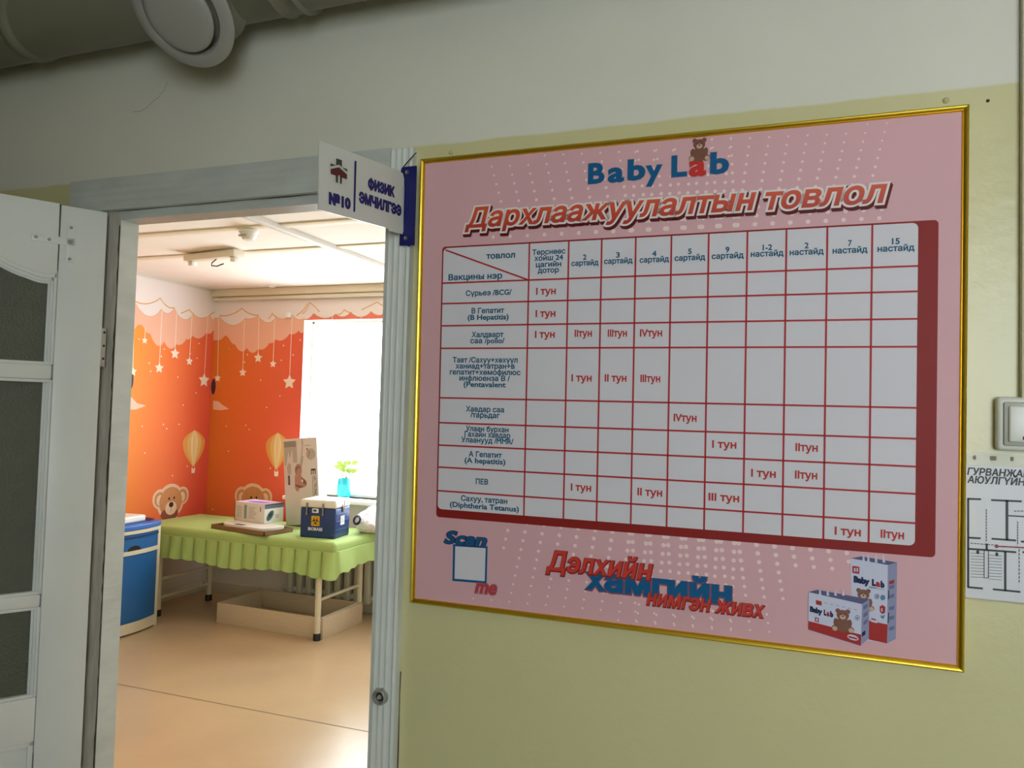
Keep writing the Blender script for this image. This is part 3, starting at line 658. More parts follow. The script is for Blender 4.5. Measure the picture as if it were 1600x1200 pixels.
for k, (p, e) in enumerate(stems):
    for q in range(2):
        a = k*1.7+q*2.6; d = Vector((math.cos(a), .5*math.sin(a), .25)).normalized(); s_ = d.cross(Vector((0, 1, .2))).normalized(); L = .06
        pts = [e+d*(L*i/6) for i in range(7)]; wv = [0, .016, .022, .021, .016, .009, 0]
        mm = F(); vs = []; 
        for i in range(7): vs += [pts[i]-s_*wv[i]+Vector((0, 0, .004)), pts[i]-Vector((0, 0, .012*(i/6)**2)), pts[i]+s_*wv[i]+Vector((0, 0, .004))]
        fs = []
        for i in range(6): fs += [[3*i, 3*i+1, 3*i+4, 3*i+3], [3*i+1, 3*i+2, 3*i+5, 3*i+4]]
        mm.add(vs, fs); mm.build('leaf', t, leafm, smooth=80)

# ------------------------------------------------------------------ blue bedside cabinet
t = thing('bedside_cabinet', (-4.55, 2.72, 0), 'blue bedside cabinet with cream edges and a bowed front near the left wall', 'cabinet')
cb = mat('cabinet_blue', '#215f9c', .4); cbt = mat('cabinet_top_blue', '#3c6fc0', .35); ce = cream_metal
y0, y1, xf = 2.46, 2.965, -4.335
def bow(y, e=0): return xf+.045*(1-((y-(y0+y1)/2)/((y1-y0)/2))**2)+e-.02
def bowed(m, ya, yb, z0, z1, e0, e1, n=14, mi=0):
    o = [(bow(ya+(yb-ya)*i/n, e1), ya+(yb-ya)*i/n) for i in range(n+1)]+[(bow(yb-(yb-ya)*i/n, e0), yb-(yb-ya)*i/n) for i in range(n+1)]
    k = len(o); vs = [(x, y, z0) for x, y in o]+[(x, y, z1) for x, y in o]; m.add(vs, [list(range(k))[::-1], [i+k for i in range(k)]]+[[i, (i+1) % k, (i+1) % k+k, i+k] for i in range(k)], mi)
M().box(-4.8, xf-.03, y0+.01, y1-.01, .03, .73).build('carcass', t, ce)
m = M(); n = 16; o = [(-4.81, y0), ]+[(bow(y0+(y1-y0)*i/n, .02), y0+(y1-y0)*i/n) for i in range(n+1)]+[(-4.81, y1)]
k = len(o); m.add([(x, y, .725) for x, y in o]+[(x, y, .762) for x, y in o], [list(range(k))[::-1], [i+k for i in range(k)]]+[[i, (i+1) % k, (i+1) % k+k, i+k] for i in range(k)])
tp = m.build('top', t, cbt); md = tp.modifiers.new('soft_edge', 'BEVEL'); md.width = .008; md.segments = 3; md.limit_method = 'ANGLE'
m = M(); bowed(m, y0+.02, y1-.02, .70, .724, -.06, .014); m.build('edge_strip', t, ce)
m = M(); bowed(m, y0+.022, y1-.022, .58, .70, -.05, .004); dr = m.build('drawer', t, cb)
m = M(); bowed(m, y0+.022, y1-.022, .672, .684, -.04, .012); m.build('drawer_lip', dr, mat('cabinet_dark_blue', '#123a6a', .4))
m = M(); yc = 2.70; PC = plane((bow(yc, .0048), yc, .584), (0, 1, 0), (0, 0, 1)); m.poly(PC, [(.055*math.cos(R(a)), .034*math.sin(R(a))) for a in range(0, 181, 10)], 0, 0, .004); m.build('finger_recess', dr, dark)
m = M(); bowed(m, y0+.02, y1-.02, .556, .584, -.06, .012); m.build('edge_strip', t, ce)
m = M(); bowed(m, y0+.022, y1-.022, .085, .556, -.05, .004); m.build('door', t, cb)
m = M(); bowed(m, y0+.005, y1-.005, .012, .085, -.06, .008); m.build('plinth', t, ce)
for y in (y0, y1-.026): M().box(-4.42, bow(y+.013, .012), y, y+.026, 0, .726, bev=.005).build('post', t, ce)
# white tray and cable on the cabinet
t = thing('white_case', (-4.5, 2.7, .762), 'white flat plastic case lying on the blue cabinet', 'case')
m = M(); m.X = Matrix.Translation((-4.5, 2.62, .764)) @ Matrix.Rotation(R(5), 4, 'Z'); m.box(-.17, .15, -.16, .22, .006, .05, bev=.012, seg=4); m.build('body', t, white_plastic)
m = M(); m.X = Matrix.Translation((-4.5, 2.62, .764)) @ Matrix.Rotation(R(5), 4, 'Z'); m.box(-.15, .13, -.14, .2, -.0015, .006); m.build('base', t, mat('case_grey', '#8f8d92', .5))
pts = [(-4.42+.035*math.cos(a*.9)+.002*a, 2.9+.028*math.sin(a*1.1), .768+.004*(a % 3)) for a in [i*.5 for i in range(36)]]
tag(M().tube(pts, .0035, 6).build('cable', None, mat('dark_red_cable', '#5a2f3c', .5)), 'dark coiled cable on the cabinet beside the white case', 'cable')

# ------------------------------------------------------------------ door frame and casings
XJ0, XJ1, ZT = -1.579, -.816, 2.074
m = M(); m.box(-1.66, XJ0, .002, .057, 0, 2.11); m.box(XJ1+.002, -.76, .002, .057, 0, 2.11); m.box(XJ0, XJ1+.002, .002, .057, ZT, 2.11); m.build('trim_4', None, white_paint, kind='structure')
fr = [o for o in S.objects if o.name == 'trim_4'][0]
F().poly(plane((0, .0015, 0), (1, 0, 0), (0, 0, 1)), [(-1.63, 0), (-1.5815, 0), (-1.5815, 2.095), (-1.63, 2.095)], 0).build('worn_paint', fr, frame_dirty)
g = F(); zz = [i*.02 for i in range(104)]; rr = random.Random(5)
wd = [.002+.008*abs(noise.noise(Vector((0, 0, z*3.1))))+.003*rr.random() for z in zz]
g.poly(plane((0, .001, 0), (1, 0, 0), (0, 0, 1)), [(-1.5795, z) for z in zz]+[(-1.5795-w_, z) for z, w_ in list(zip(zz, wd))[::-1]], 0)
g.build('grime_line', fr, grime)
def fluted(m, L, W, z_axis=True):
    pass
def casing(m, a, b, across, out, W, prof):
    """sweep fluted profile (fraction across, depth) from a to b"""
    a, b, across, out = map(Vector, (a, b, across, out)); k = len(prof); vs = []
    for p in (a, b):
        for f, d in prof: vs.append(p+across*(f*W)+out*d)
    fs = [[i, i+1, k+i+1, k+i] for i in range(k-1)]+[list(range(k))[::-1], [k+i for i in range(k)]]
    m.add(vs, fs)
prof = [(0, 0), (0, .016)]
for c in (.16, .38, .60):
    prof += [(c-.05, .018), (c-.01, .0215), (c+.04, .0225), (c+.08, .0215), (c+.12, .018)]
prof += [(.82, .018), (.9, .022), (1, .02), (1, 0)]
prof2 = [(f, d*.45+.008 if d > .001 else d) for f, d in prof]
m = M(); casing(m, (XJ1, 0, 0), (XJ1, 0, 2.17), (1, 0, 0), (0, -1, 0), .061, prof); rc = m.build('trim_5', None, mat('casing_white_paint', '#d6dad6', .38, bump=.1, bscale=25, var=.06, vscale=7, stretch=(1, 1, .6)), smooth=30, kind='structure')
m = M(); casing(m, (-1.735, 0, 2.096), (XJ1+.004, 0, 2.096), (0, 0, 1), (0, -1, 0), .08, prof2); m.build('trim_6', None, white_paint, smooth=30, kind='structure')
m = M(); casing(m, (-1.63, 0, 0), (-1.63, 0, 2.096), (-1, 0, 0), (0, -1, 0), .09, prof); m.build('trim_7', None, white_paint, smooth=30, kind='structure')
# gaps
m = F(); PW = plane((0, 0, 0), (1, 0, 0), (0, 0, 1))
zz = [i*.03 for i in range(37)]; w_ = [.0015+.004*abs(noise.noise(Vector((1, 0, z*6)))) for z in zz]
m.poly(PW, [(-.7545, z) for z in zz]+[(-.7545+a, z) for z, a in list(zip(zz, w_))[::-1]], .001)
xx = [-1.6+i*.03 for i in range(26)]; w_ = [.001+.005*abs(noise.noise(Vector((x*5, 2, 0)))) for x in xx]
m.poly(plane((0, -.0005, 0), (1, 0, 0), (0, 0, 1)), [(x, 2.0965) for x in xx]+[(x, 2.0965-a) for x, a in list(zip(xx, w_))[::-1]], .0005)
m.build('dark_gap', fr, grime)
m = M(); m.box(XJ1-.0035, XJ1-.0005, -.006, .0, .96, 1.35, bev=.0008); m.build('latch_slot', rc, dark)
t = M(); t.lathe([(0, .028), (.004, .029), (.006, .024), (.010, .025), (.0125, .031), (.015, .0305), (.0165, .026), (.017, .02)], (-.787, 0, 1.031), (0, -1, 0), 24)
label(t.build('lock_rosette', rc, mat('worn_brass', '#b4b4ac', .4, .6, bump=.4, bscale=200)), 'round worn metal plug in the casing')
mm = M(); mm.lathe([(0, .0262), (.008, .026), (.009, .0255), (0, .0255)], (-.787, 0, 1.031), (0, -1, 0), 16); mm.build('keyhole', rc, dark)

# ------------------------------------------------------------------ open door leaf
TH = R(-121); HP = Vector((-1.595, -.024, 0)); dd = Vector((math.cos(TH), math.sin(TH), 0)); nn = Vector((-dd.y, dd.x, 0))
door = structroot('door_1', HP, 'white panelled door leaf with frosted glass, standing open at the left', 'door')
DX = Matrix((dd, nn, Vector((0, 0, 1)))).transposed().to_4x4(); DX.translation = HP   # local: x along the leaf, y towards the viewer's face, z up
T0, T1 = -.04, 0.0
def leafbox(name, x0, x1, z0, z1, y0=T0, y1=T1, bev=.0025, mt=door_paint, par=door):
    m = M(); m.X = DX; m.box(x0, x1, y0, y1, z0, z1, bev=bev); return m.build(name, par, mt)
LW = .79
def prism(m, pts, y0, y1, mi=0):
    k = len(pts); vs = [(x, y0, z) for x, z in pts]+[(x, y1, z) for x, z in pts]
    m.add(vs, [list(range(k)), [i+k for i in range(k)][::-1]]+[[i, (i+1) % k, (i+1) % k+k, i+k] for i in range(k)], mi)
leafbox('stile', 0, .0995, .01, 2.087); leafbox('stile', LW-.1, LW, .01, 2.087)
# the left stile tapers a little below
def arch(x): return 1.9215+.118*(.5-.5*math.cos(2*math.pi*(x-.115)/(LW-.23)))**1.25-.004*math.sin(math.pi*min(1, (x-.1)/.06)) if .1 <= x <= LW-.1 else 1.9215
xs = [.1018+(LW-.2036)*i/40 for i in range(41)]
m = M(); m.X = DX; prism(m, [(.1018, 2.0885), (LW-.1, 2.092)]+[(x, arch(x)) for x in xs[::-1]], T0, T1); m.build('top_rail', door, door_paint, smooth=20)
m = M(); m.X = DX   # moulding following the arch
for a, (o0, o1, y) in enumerate(((0, -.009, -.003), (-.009, -.017, -.008), (-.017, -.022, -.013))):
    prism(m, [(x, arch(x)+o0+.001) for x in xs]+[(x, arch(x)+o1) for x in xs[::-1]], T0+.01, y)
m.build('arch_moulding', door, door_paint, smooth=20)
leafbox('muntin', .1005, LW-.1005, 1.6675, 1.704, T0+.004, -.003, .006); leafbox('muntin', .1005, LW-.1005, 1.134, 1.165, T0+.004, -.003, .006)
leafbox('lock_rail', .1005, LW-.1005, .825, .927)
leafbox('bottom_rail', .1005, LW-.1005, .01, .2)
for z0, z1, nm in ((1.704, 1.93, 0), (1.165, 1.667, 1), (.927, 1.134, 1)):
    m = M(); m.X = DX
    for xa, xb in ((.0998, .1145), (LW-.1145, LW-.0998)):
        s = 1 if xa < .4 else -1
        for a, (o, y) in enumerate(((.0, -.003), (.006, -.008), (.011, -.014))):
            xx0, xx1 = (xa+o, xa+o+.0065) if s > 0 else (xb-o-.0065, xb-o)
            m.box(xx0, xx1, T0+.008, y, z0, z1, bev=.001)
    if nm:
        m.box(.1, LW-.1, T0+.008, -.006, z1-.006, z1+.001, bev=.001)
    m.box(.1, LW-.1, T0+.008, -.006, z0-.001, z0+.006, bev=.001)
    m.build('glazing_bead', door, door_paint)
frost = mat('frosted_glass', '#55584c', .42, bump=.35, bscale=160, var=.06, vscale=30, spec=.5)
for z0, z1 in ((1.7, 2.05), (1.16, 1.672), (.922, 1.139)):
    m = M(); m.X = DX; m.box(.108, LW-.108, -.024, -.018, z0, z1); m.build('glass_pane', door, frost, smooth=0)
m = M(); m.X = DX; m.box(.1, LW-.1, -.03, -.014, .19, .83); m.box(.155, LW-.155, -.03, -.004, .25, .775, bev=.008); m.build('lower_panel', door, door_paint)
m = M(); m.X = DX
for a in ((.1, .112, .2, .825), (LW-.112, LW-.1, .2, .825)): m.box(a[0], a[1], T0+.008, -.004, a[2], a[3], bev=.003)
m.box(.1, LW-.1, T0+.008, -.004, .813, .825, bev=.003); m.build('panel_moulding', door, door_paint)
# open joint between rail and stile
PD = (HP, dd, Vector((0, 0, 1)), nn)
m = F(); zz = [1.927+i*.01 for i in range(17)]; w_ = [.001+.0016*(z-1.92)/.16+.0012*abs(noise.noise(Vector((0, 3, z*40)))) for z in zz]
m.poly(PD, [(.1003, z) for z in zz]+[(.1003+a, z) for z, a in list(zip(zz, w_))[::-1]], .0012); 
zz = [.2+i*.05 for i in range(13)]; m.poly(PD, [(.0998, z) for z in zz]+[(.1012, z) for z in zz[::-1]], .0006)
m.build('open_joint', door, grime)
# painted T-bracket, screws
m = M(); m.X = DX; m.box(.066, .157, -.001, .003, 1.991, 2.009, bev=.001); m.box(.068, .086, -.001, .003, 1.951, 2.043, bev=.001); bk = m.build('repair_bracket', door, door_paint)
for x, z in ((.148, 2.001), (.121, 1.999), (.077, 2.035), (.077, 2.0), (.077, 1.959)):
    m = M(); q = HP+dd*x+Vector((0, 0, z)); m.lathe([(0, .0062), (.002, .006), (.0035, .0045), (.004, .003)], q, nn, 12); m.build('screw', bk, steel)
m = M(); m.X = DX
m.tube([(-.006, -.012, 1.705), (-.006, -.012, 1.80)], .006, 12); m.box(-.004, .0005, -.034, -.004, 1.705, 1.80, bev=.001); hg = m.build('hinge', door, frame_dirty)
for z in (1.725, 1.757, 1.79):
    m = M(); m.lathe([(0, .0065), (.003, .0062), (.0035, .005)], HP+dd*-.006+nn*-.012+Vector((0, 0, z)), nn, 10); m.build('screw', hg, dark)

# ------------------------------------------------------------------ duct with vent valve
duct_m = mat('duct_painted', '#7d7c6c', .45, bump=.05, bscale=8, var=.03)
t = thing('ventilation_duct', (-1.4, -.11, 2.44), 'round painted ventilation duct along the top of the hall wall', 'duct')
DZ, DY, DR = 2.542, -.11, .08
M().tube([(-5.2, DY, DZ), (2.6, DY, DZ)], DR, 48).build('pipe', t, duct_m, smooth=60)
m = M(); X = (1, 0, 0)
m.lathe([(DR, -.02), (DR+.003, -.018), (DR+.006, -.006), (DR+.006, -.001), (DR+.003, .001), (DR+.007, .003), (DR+.007, .008), (DR+.002, .014), (DR, .02)], (-1.775, DY, DZ), X, 48); m.build('joint_ring', t, duct_m, smooth=50)
m = M(); m.box(-1.84, -1.80, DY-DR-.012, DY-DR+.01, DZ+.0, DZ+.012, bev=.002); m.build('clamp', t, duct_m)
m = M(); m.lathe([(DR, -.20), (DR+.003, -.198), (DR+.003, .0), (DR+.003, .105), (DR+.009, .115), (DR+.003, .124), (DR+.003, .155), (DR+.008, .16), (DR+.010, .168), (DR+.003, .172), (DR, .173)], (-1.15, DY, DZ), X, 48); m.build('tee_sleeve', t, duct_m, smooth=50)
vth = .743; vn = Vector((0, -math.sin(vth), -math.cos(vth))); vc_ = Vector((-1.209, -.207, 2.436))
br = M(); br.lathe([(.082, -.16), (.082, -.012), (.0, -.012)], vc_, vn, 40); br.lathe([(.1, -.09), (.09, -.075), (.0825, -.06)], vc_, vn, 40); br = br.build('branch_stub', t, duct_m, smooth=50)
valve_m = mat('valve_white', '#a4a49f', .3)
m = M(); m.lathe([(.083, -.03), (.088, -.012), (.112, -.008), (.117, -.004), (.117, -.001), (.114, .002), (.1, .006), (.09, .006), (.084, .0), (.08, -.02), (.078, -.03)], vc_, vn, 64); m.build('valve_ring', t, valve_m, smooth=40)
m = M(); m.lathe([(.06, -.02), (.076, .004), (.0785, .010), (.078, .014), (.072, .018), (.06, .021), (.03, .0235), (0, .024)], vc_, vn, 64); m.build('valve_disc', t, valve_m, smooth=60)
m = M(); m.lathe([(0, -.028), (.082, -.028)], vc_, vn, 40); m.build('valve_throat', t, mat('valve_throat', '#35352f', .7), smooth=0)

# ------------------------------------------------------------------ door sign
PHI, RHO, SL, SH = R(12), R(-2.08), .2325, .126
out = Vector((-math.sin(PHI)*math.cos(RHO), -math.cos(PHI)*math.cos(RHO), math.sin(RHO)))
up = Vector((math.sin(PHI)*math.sin(RHO), math.cos(PHI)*math.sin(RHO), math.cos(RHO)))
B0 = Vector((-.7678, -.03, 1.989)); SO = B0+out*SL
SP = (SO, -out, up, (-out).cross(up))
t = thing('door_sign', (-.775, -.02, 1.97), 'white acrylic room sign with blue lettering sticking out above the doorway', 'sign')
acr = bpy.data.materials.new('milky_acrylic'); acr.use_nodes = True; b_ = acr.node_tree.nodes['Principled BSDF']; b_.inputs['Base Color'].default_value = lin('#dcdcd8'); b_.inputs['Roughness'].default_value = .15; b_.inputs['Alpha'].default_value = .88
m = M(); o = [(0, 0), (SL-.045, 0), (SL-.04, -.004), (SL+.0, -.004), (SL+.003, .003), (SL+.003, .02), (SL-.001, .028), (SL-.001, .094), (SL+.004, .1), (SL+.004, .112), (SL+.0, .122), (SL-.012, .126), (0, SH)]
m.poly(SP, o, 0, 0, .003); pan = m.build('acrylic_panel', t, acr, smooth=0)
navy = mat('sign_blue', '#191b66', .4)
s8 = lambda L: [(470+a/5.457, 200+b/5.457) for a, b in L]
m = F(); shp(m, SP, s8([(456, 280), (474, 282), (462, 716), (446, 714)]), .0006, 0)
def stx(s, a, b, cap, off=.08):
    (xa, ya), (xb, yb) = s8([a, b]); ua, va = hit(SP, xa, ya); ub, vb = hit(SP, xb, yb)
    text(m, SP, s, ua, ub, va, cap, n=.0006, mi=0, off=off, rise=(vb-va)/(ub-ua))
stx('№10', (236, 640), (424, 690), .0185); stx('ФИЗИК', (570, 512), (800, 588), .0185); stx('ЭМЧИЛГЭЭ', (492, 628), (856, 748), .0185)
m.build('lettering', pan, navy, smooth=0)
SB = (SO+SP[1]*SL, -SP[1], SP[2], -SP[3]); m = F()   # the same lettering on the other face shows faintly through
text(m, SB, '№10', .016, .074, .022, .0185, n=.0036, off=.08); text(m, SB, 'ФИЗИК', .115, .19, .05, .0185, n=.0036, off=.08); text(m, SB, 'ЭМЧИЛГЭЭ', .093, .205, .022, .0185, n=.0036, off=.08)
m.poly(SB, [(.081, .012), (.086, .012), (.086, .11), (.081, .11)], .0036, 0); m.build('rear_lettering', pan, navy, smooth=0)
m = F(); e_d = mat('emblem_dark_green', '#3b4238', .5); e_r = mat('emblem_maroon', '#5a1c1e', .5); e_g = mat('emblem_pale', '#c9cac4', .5)
cu_, cv_ = hit(SP, *s8([(323, 368)])[0]); ru = abs(hit(SP, *s8([(400, 390)])[0])[0]-hit(SP, *s8([(247, 350)])[0])[0])/2; rv = ru*1.05
ell(m, SP, cu_, cv_, ru, rv, .0005, 2, 30)
a, b2 = ru*.9, rv*.9
def E(L, n, mi): m.poly(SP, [(cu_+x*ru*1.02, cv_+y*rv*1.08) for x, y in L], n, mi)
E([(-.32, .85), (.32, .85), (.32, .35), (.92, .35), (.92, .02), (0, .45), (-.92, .02), (-.92, .35), (-.32, .35)], .0007, 0)
E([(-.9, -.05), (0, .28), (.9, -.05), (.9, -.4), (-.9, -.4)], .0008, 1)
E([(-.36, -.4), (-.08, -.4), (-.1, -.88), (-.32, -.85)], .0008, 0); E([(.36, -.4), (.1, -.4), (.12, -.85), (.3, -.88)], .0008, 0); E([(-.05, -.3), (.08, -.3), (.1, -.62), (-.06, -.62)], .0009, 2)
strip(m, SP, [(cu_-ru*.92, cv_+.08*rv), (cu_, cv_+.42*rv), (cu_+ru*.92, cv_+.08*rv)], .003, .001, 2)
m.build('emblem', pan, [e_d, e_r, e_g], smooth=0)
PWb = plane((0, -.027, 0), (1, 0, 0), (0, 0, 1))
m = M(); m.poly(PWb, [hit(PWb, *q) for q in [(627.6, 262), (634, 260.5), (650.5, 258.8), (648.8, 320), (646.8, 383), (640, 383.5), (638, 385), (635, 383.3), (624, 383.4), (624.6, 365), (630, 361), (632, 290), (628, 276), (625.5, 270)]], 0, 0, .003)
bk = m.build('bracket', t, navy, smooth=0)
for q in ((636, 269), (634, 372.5)):
    u, v = hit(PWb, *q); m = M(); m.lathe([(0, .001), (.0022, .002), (.0028, .0022), (.0042, .0018), (.0046, 0)], (u, -.0272, v), (0, -1, 0), 14); m.build('screw', t, steel)
u, v = hit(PWb, 631, 262); u2, v2 = hit(PWb, 650, 238)
M().tube([(u, -.03, v), ((u+u2)/2+.002, -.034, (v+v2)/2-.003), (u2, -.026, v2)], .0012, 6).build('hanging_wire', t, dark)

# ------------------------------------------------------------------ poster
t = thing('framed_poster', (-.24, -.02, 1.22), 'large pink vaccination schedule poster in a thin gold frame', 'poster')
tilt = math.atan2(.018, .93)
PO = Vector((-.7305, -.012, 1.2255)); PU = Vector((1, 0, 0)); PV = Vector((0, -math.sin(tilt), math.cos(tilt)))
PP_ = (PO, PU, PV, PU.cross(PV))
c = [hit(PP_, *q) for q in ((656, 250), (1511, 162.5), (1510, 1052), (643, 941))]
PU0, PU1 = (c[0][0]+c[3][0])/2, (c[1][0]+c[2][0])/2; PV0, PV1 = (c[2][1]+c[3][1])/2, (c[0][1]+c[1][1])/2
FW = .0105
pw = [(PU0, PV0), (PU1, PV0), (PU1, PV1), (PU0, PV1)]
fp = [(0, -.014), (0, .002), (.0012, .0045), (.0035, .006), (.006, .0052), (.008, .0028), (.0092, .0034), (FW, .0012), (FW, -.004)]
for i in range(4):
    a, b2 = Vector(pw[i]), Vector(pw[(i+1) % 4]); pc = Vector(pw[i-1]); dn = Vector(pw[(i+2) % 4])
    d = (b2-a).normalized(); inn = Vector((-d.y, d.x)); m = M(); vs = []
    for (p, s) in ((a, 1), (b2, -1)):
        for (f, h) in fp:
            q = p+inn*f+d*f*s; vs.append(PO+PU*q.x+PV*q.y+PP_[3]*h)
    k = len(fp); m.add(vs, [[j, j+1, k+j+1, k+j] for j in range(k-1)]+[[k-1, 0, k, 2*k-1]]); m.build('frame_rail', t, gold, smooth=50)
M().poly(PP_, [(PU0+.004, PV0+.004), (PU1-.004, PV0+.004), (PU1-.004, PV1-.004), (PU0+.004, PV1-.004)], -.002, 0, .009).build('backing_board', t, mat('board', '#7a6a58', .8))
pink = mat('poster_pink', '#d9abb3', .5, var=.03, vscale=3, spec=.22); dotm = mat('poster_dot', '#f0d6d4', .5, spec=.22); dred = mat('poster_maroon', '#8a1f1c', .5, spec=.22); cell = mat('poster_cell', '#d6d3dc', .5, spec=.22); lred = mat('poster_line_red', '#b02a30', .5, spec=.22); ttl = mat('poster_teal', '#0f5a76', .5, spec=.22); dosem = mat('poster_dose_red', '#b8352e', .5, spec=.22); nav = mat('poster_blue', '#0a5a8c', .5, spec=.22)
s1 = lambda L: [(640+a/3.478, 160+b/3.478) for a, b in L]
sheet = F(); sheet.poly(PP_, [(PU0+.009, PV0+.009), (PU1-.009, PV0+.009), (PU1-.009, PV1-.009), (PU0+.009, PV1-.009)], 0, 0)
# halftone dots: columns fanning out of the table, shrinking away from it
for top in (True, False):
    yb_ = 372 if top else 800
    for k in range(25):
        x = 744+k*27.0
        for fam in (0, 1):
            if fam == 0 and k > 15 or fam == 1 and k < 9: continue
            lean = (.30-.017*k) if fam == 0 else -(.30-.017*(24-k))
            for j in range(13):
                if top: y = 372-.05*(x-744)-j*13.6; x_ = x-lean*(372-y)*1.0
                else: y = 810+.095*(x-744)+j*13.6; x_ = x-lean*(y-810)*.9
                u, v = hit(PP_, x_, y)
                if not (PU0+.02 < u < PU1-.02 and PV0+.015 < v < PV1-.015): continue
                rr_ = .0044*(1-.055*j)*(.75+.25*math.sin(math.pi*k/24))
                if top and (x_ < 756 or x_ > 1392): continue
                if not top and (x_ < 722 or x_ > 1345 or (x_ > 1225 and y > 890) or (700 < x_ < 785 and 820 < y < 930)): continue
                ell(sheet, PP_, u, v, rr_, rr_, .00015+.00012*fam+.00005*(k % 2), 1, 10)
sheet.build('poster_print', t, [pink, dotm], smooth=0)
# table
V = lambda x, y: hit(PP_, x, y)
colx = [(692.6, 389), (827.5, 381.4), (889, 377.7), (940.5, 374), (993.7, 371), (1049.4, 367.6), (1107.6, 364), (1168, 361), (1229, 357), (1292.8, 354), (1363, 350), (1434.8, 347)]
us = [V(*q)[0] for q in colx]
rowL = [389, 444, 475.7, 511, 545.4, 622.7, 660.4, 695.8, 730.3, 767, 795]; rowR = [347, 414, 454, 496, 540.5, 636, 685.8, 728.8, 771.5, 817.7, 853.8]
vsr = [(V(691, a)[1]+V(1433, b2)[1])/2 for a, b2 in zip(rowL, rowR)]
m = F(); m.poly(PP_, rrect(us[0]-.002, V(1464, 600)[0], (V(690, 807.6)[1]+V(1460, 872)[1])/2, vsr[0]+.003, .007), .0004, 0)
m.poly(PP_, rrect(us[0]+.001, us[-1], vsr[-1], vsr[0], .009), .0006, 1)
lw = .0032
for u in us[1:-1]: m.poly(PP_, [(u-lw/2, vsr[-1]), (u+lw/2, vsr[-1]), (u+lw/2, vsr[0]), (u-lw/2, vsr[0])], .0009, 2)
for v in vsr[1:-1]: m.poly(PP_, [(us[0], v-lw/2), (us[-1], v-lw/2), (us[-1], v+lw/2), (us[0], v+lw/2)], .0009, 2)
strip(m, PP_, [(us[0]+.006, vsr[0]-.004), (us[1], vsr[1])], lw, .0009, 2)
m.build('schedule_table', t, [dred, cell, lred], smooth=0)
hc, nc, dc = .0098, .0102, .0132
for s, a, b2, y, cp in [('товлол', 760, 805, 403.5, .0112), ('Вакцины нэр', 701, 785, 436.5, .0115), ('Төрснөөс', 831.8, 883.8, 397.2, hc), ('хойш 24', 835, 880, 406.7, hc), ('цагийн', 837.5, 877.2, 416.8, hc), ('дотор', 840.4, 873.5, 426, hc),
    ('2', 911, 916.6, 405.8, hc), ('сартайд', 893, 935.3, 414.8, hc), ('3', 962.5, 968.5, 402.4, hc), ('сартайд', 944, 988.5, 411.6, hc), ('4', 1019, 1025.8, 400.4, hc), ('сартайд', 999.4, 1045.4, 409.6, hc), ('5', 1075, 1081, 397, hc), ('сартайд', 1054, 1102, 406.7, hc),
    ('9', 1133.5, 1139.7, 394.3, hc), ('сартайд', 1112, 1162, 403.8, hc), ('1-2', 1191.5, 1206.5, 390.9, hc), ('настайд', 1173, 1224.3, 400.4, hc), ('2', 1257, 1263.6, 388, hc), ('настайд', 1233.8, 1287, 397.8, hc), ('7', 1325, 1331, 384.3, hc), ('настайд', 1300.8, 1355.4, 395.2, hc), ('15', 1393.4, 1405.8, 381.4, hc), ('настайд', 1371, 1428.8, 392.3, hc),
    ('Сүрьеэ /BCG/', 728, 799.6, 461.3, nc), ('В Гепатит', 737, 788, 489.3, nc), ('(B Hepatitis)', 731, 795, 499.4, nc), ('Халдварт', 737, 787, 526.7, nc), ('саа /polio/', 735, 788.6, 536.2, nc),
    ('Тавт /Сахуу+хөхүүл', 707.6, 809, 566.4, nc), ('ханиад+татран+в', 712, 804.5, 575.9, nc), ('гепатит+хөмофилюс', 703, 813.7, 585.6, nc), ('инфлюенза В /', 718, 797, 595, nc), ('(Pentavalent', 724.5, 790.4, 604.6, nc),
    ('Хавдар саа', 728, 787.8, 643.5, nc), ('/тарьдаг', 735, 781, 652.6, nc), ('Улаан бурхан', 728, 795, 674.4, nc), ('Гахайн хавдар', 726, 797.6, 683.2, nc), ('Улаанууд /MMR/', 721, 802.4, 692.3, nc), ('А Гепатит', 732.6, 784.3, 714.3, nc), ('(A hepatitis)', 726, 790, 724.2, nc), ('ПЕВ', 743.5, 763, 756.5, nc), ('Сахуу, татран', 720.5, 793, 784.6, nc), ('(Diphtheria Tetanus)', 703, 811, 795.5, nc)]:
    m = F(); tx(m, PP_, s, a, b2, y, cp, n=.001, off=.03); m.build('table_text', t, ttl, smooth=0)
for s, a, b2, y in [('I тун', 837.8, 868.6, 460), ('I тун', 837, 868, 495), ('I тун', 836, 867, 527.6), ('IIтун', 898, 925, 526), ('IIIтун', 949.7, 979.8, 525.8), ('IVтун', 1000, 1034.8, 525.6), ('I тун', 893, 924.6, 595.7), ('II тун', 945, 979, 596), ('IIIтун', 1000.8, 1031.6, 596.8), ('IVтун', 1052.6, 1088.5, 658.4), ('I тун', 1112.6, 1150.7, 700), ('IIтун', 1242.8, 1277.8, 705), ('I тун', 1173.5, 1212.3, 745.3), ('IIтун', 1242, 1277, 748), ('I тун', 892, 923.8, 767), ('II тун', 996, 1034.8, 774.5), ('III тун', 1107, 1155, 783), ('I тун', 1304, 1345, 836.3), ('IIтун', 1375.8, 1412.5, 841)]:
    m = F(); tx(m, PP_, s, a, b2, y, dc, n=.001, off=.03); m.build('dose_text', t, dosem, smooth=0)
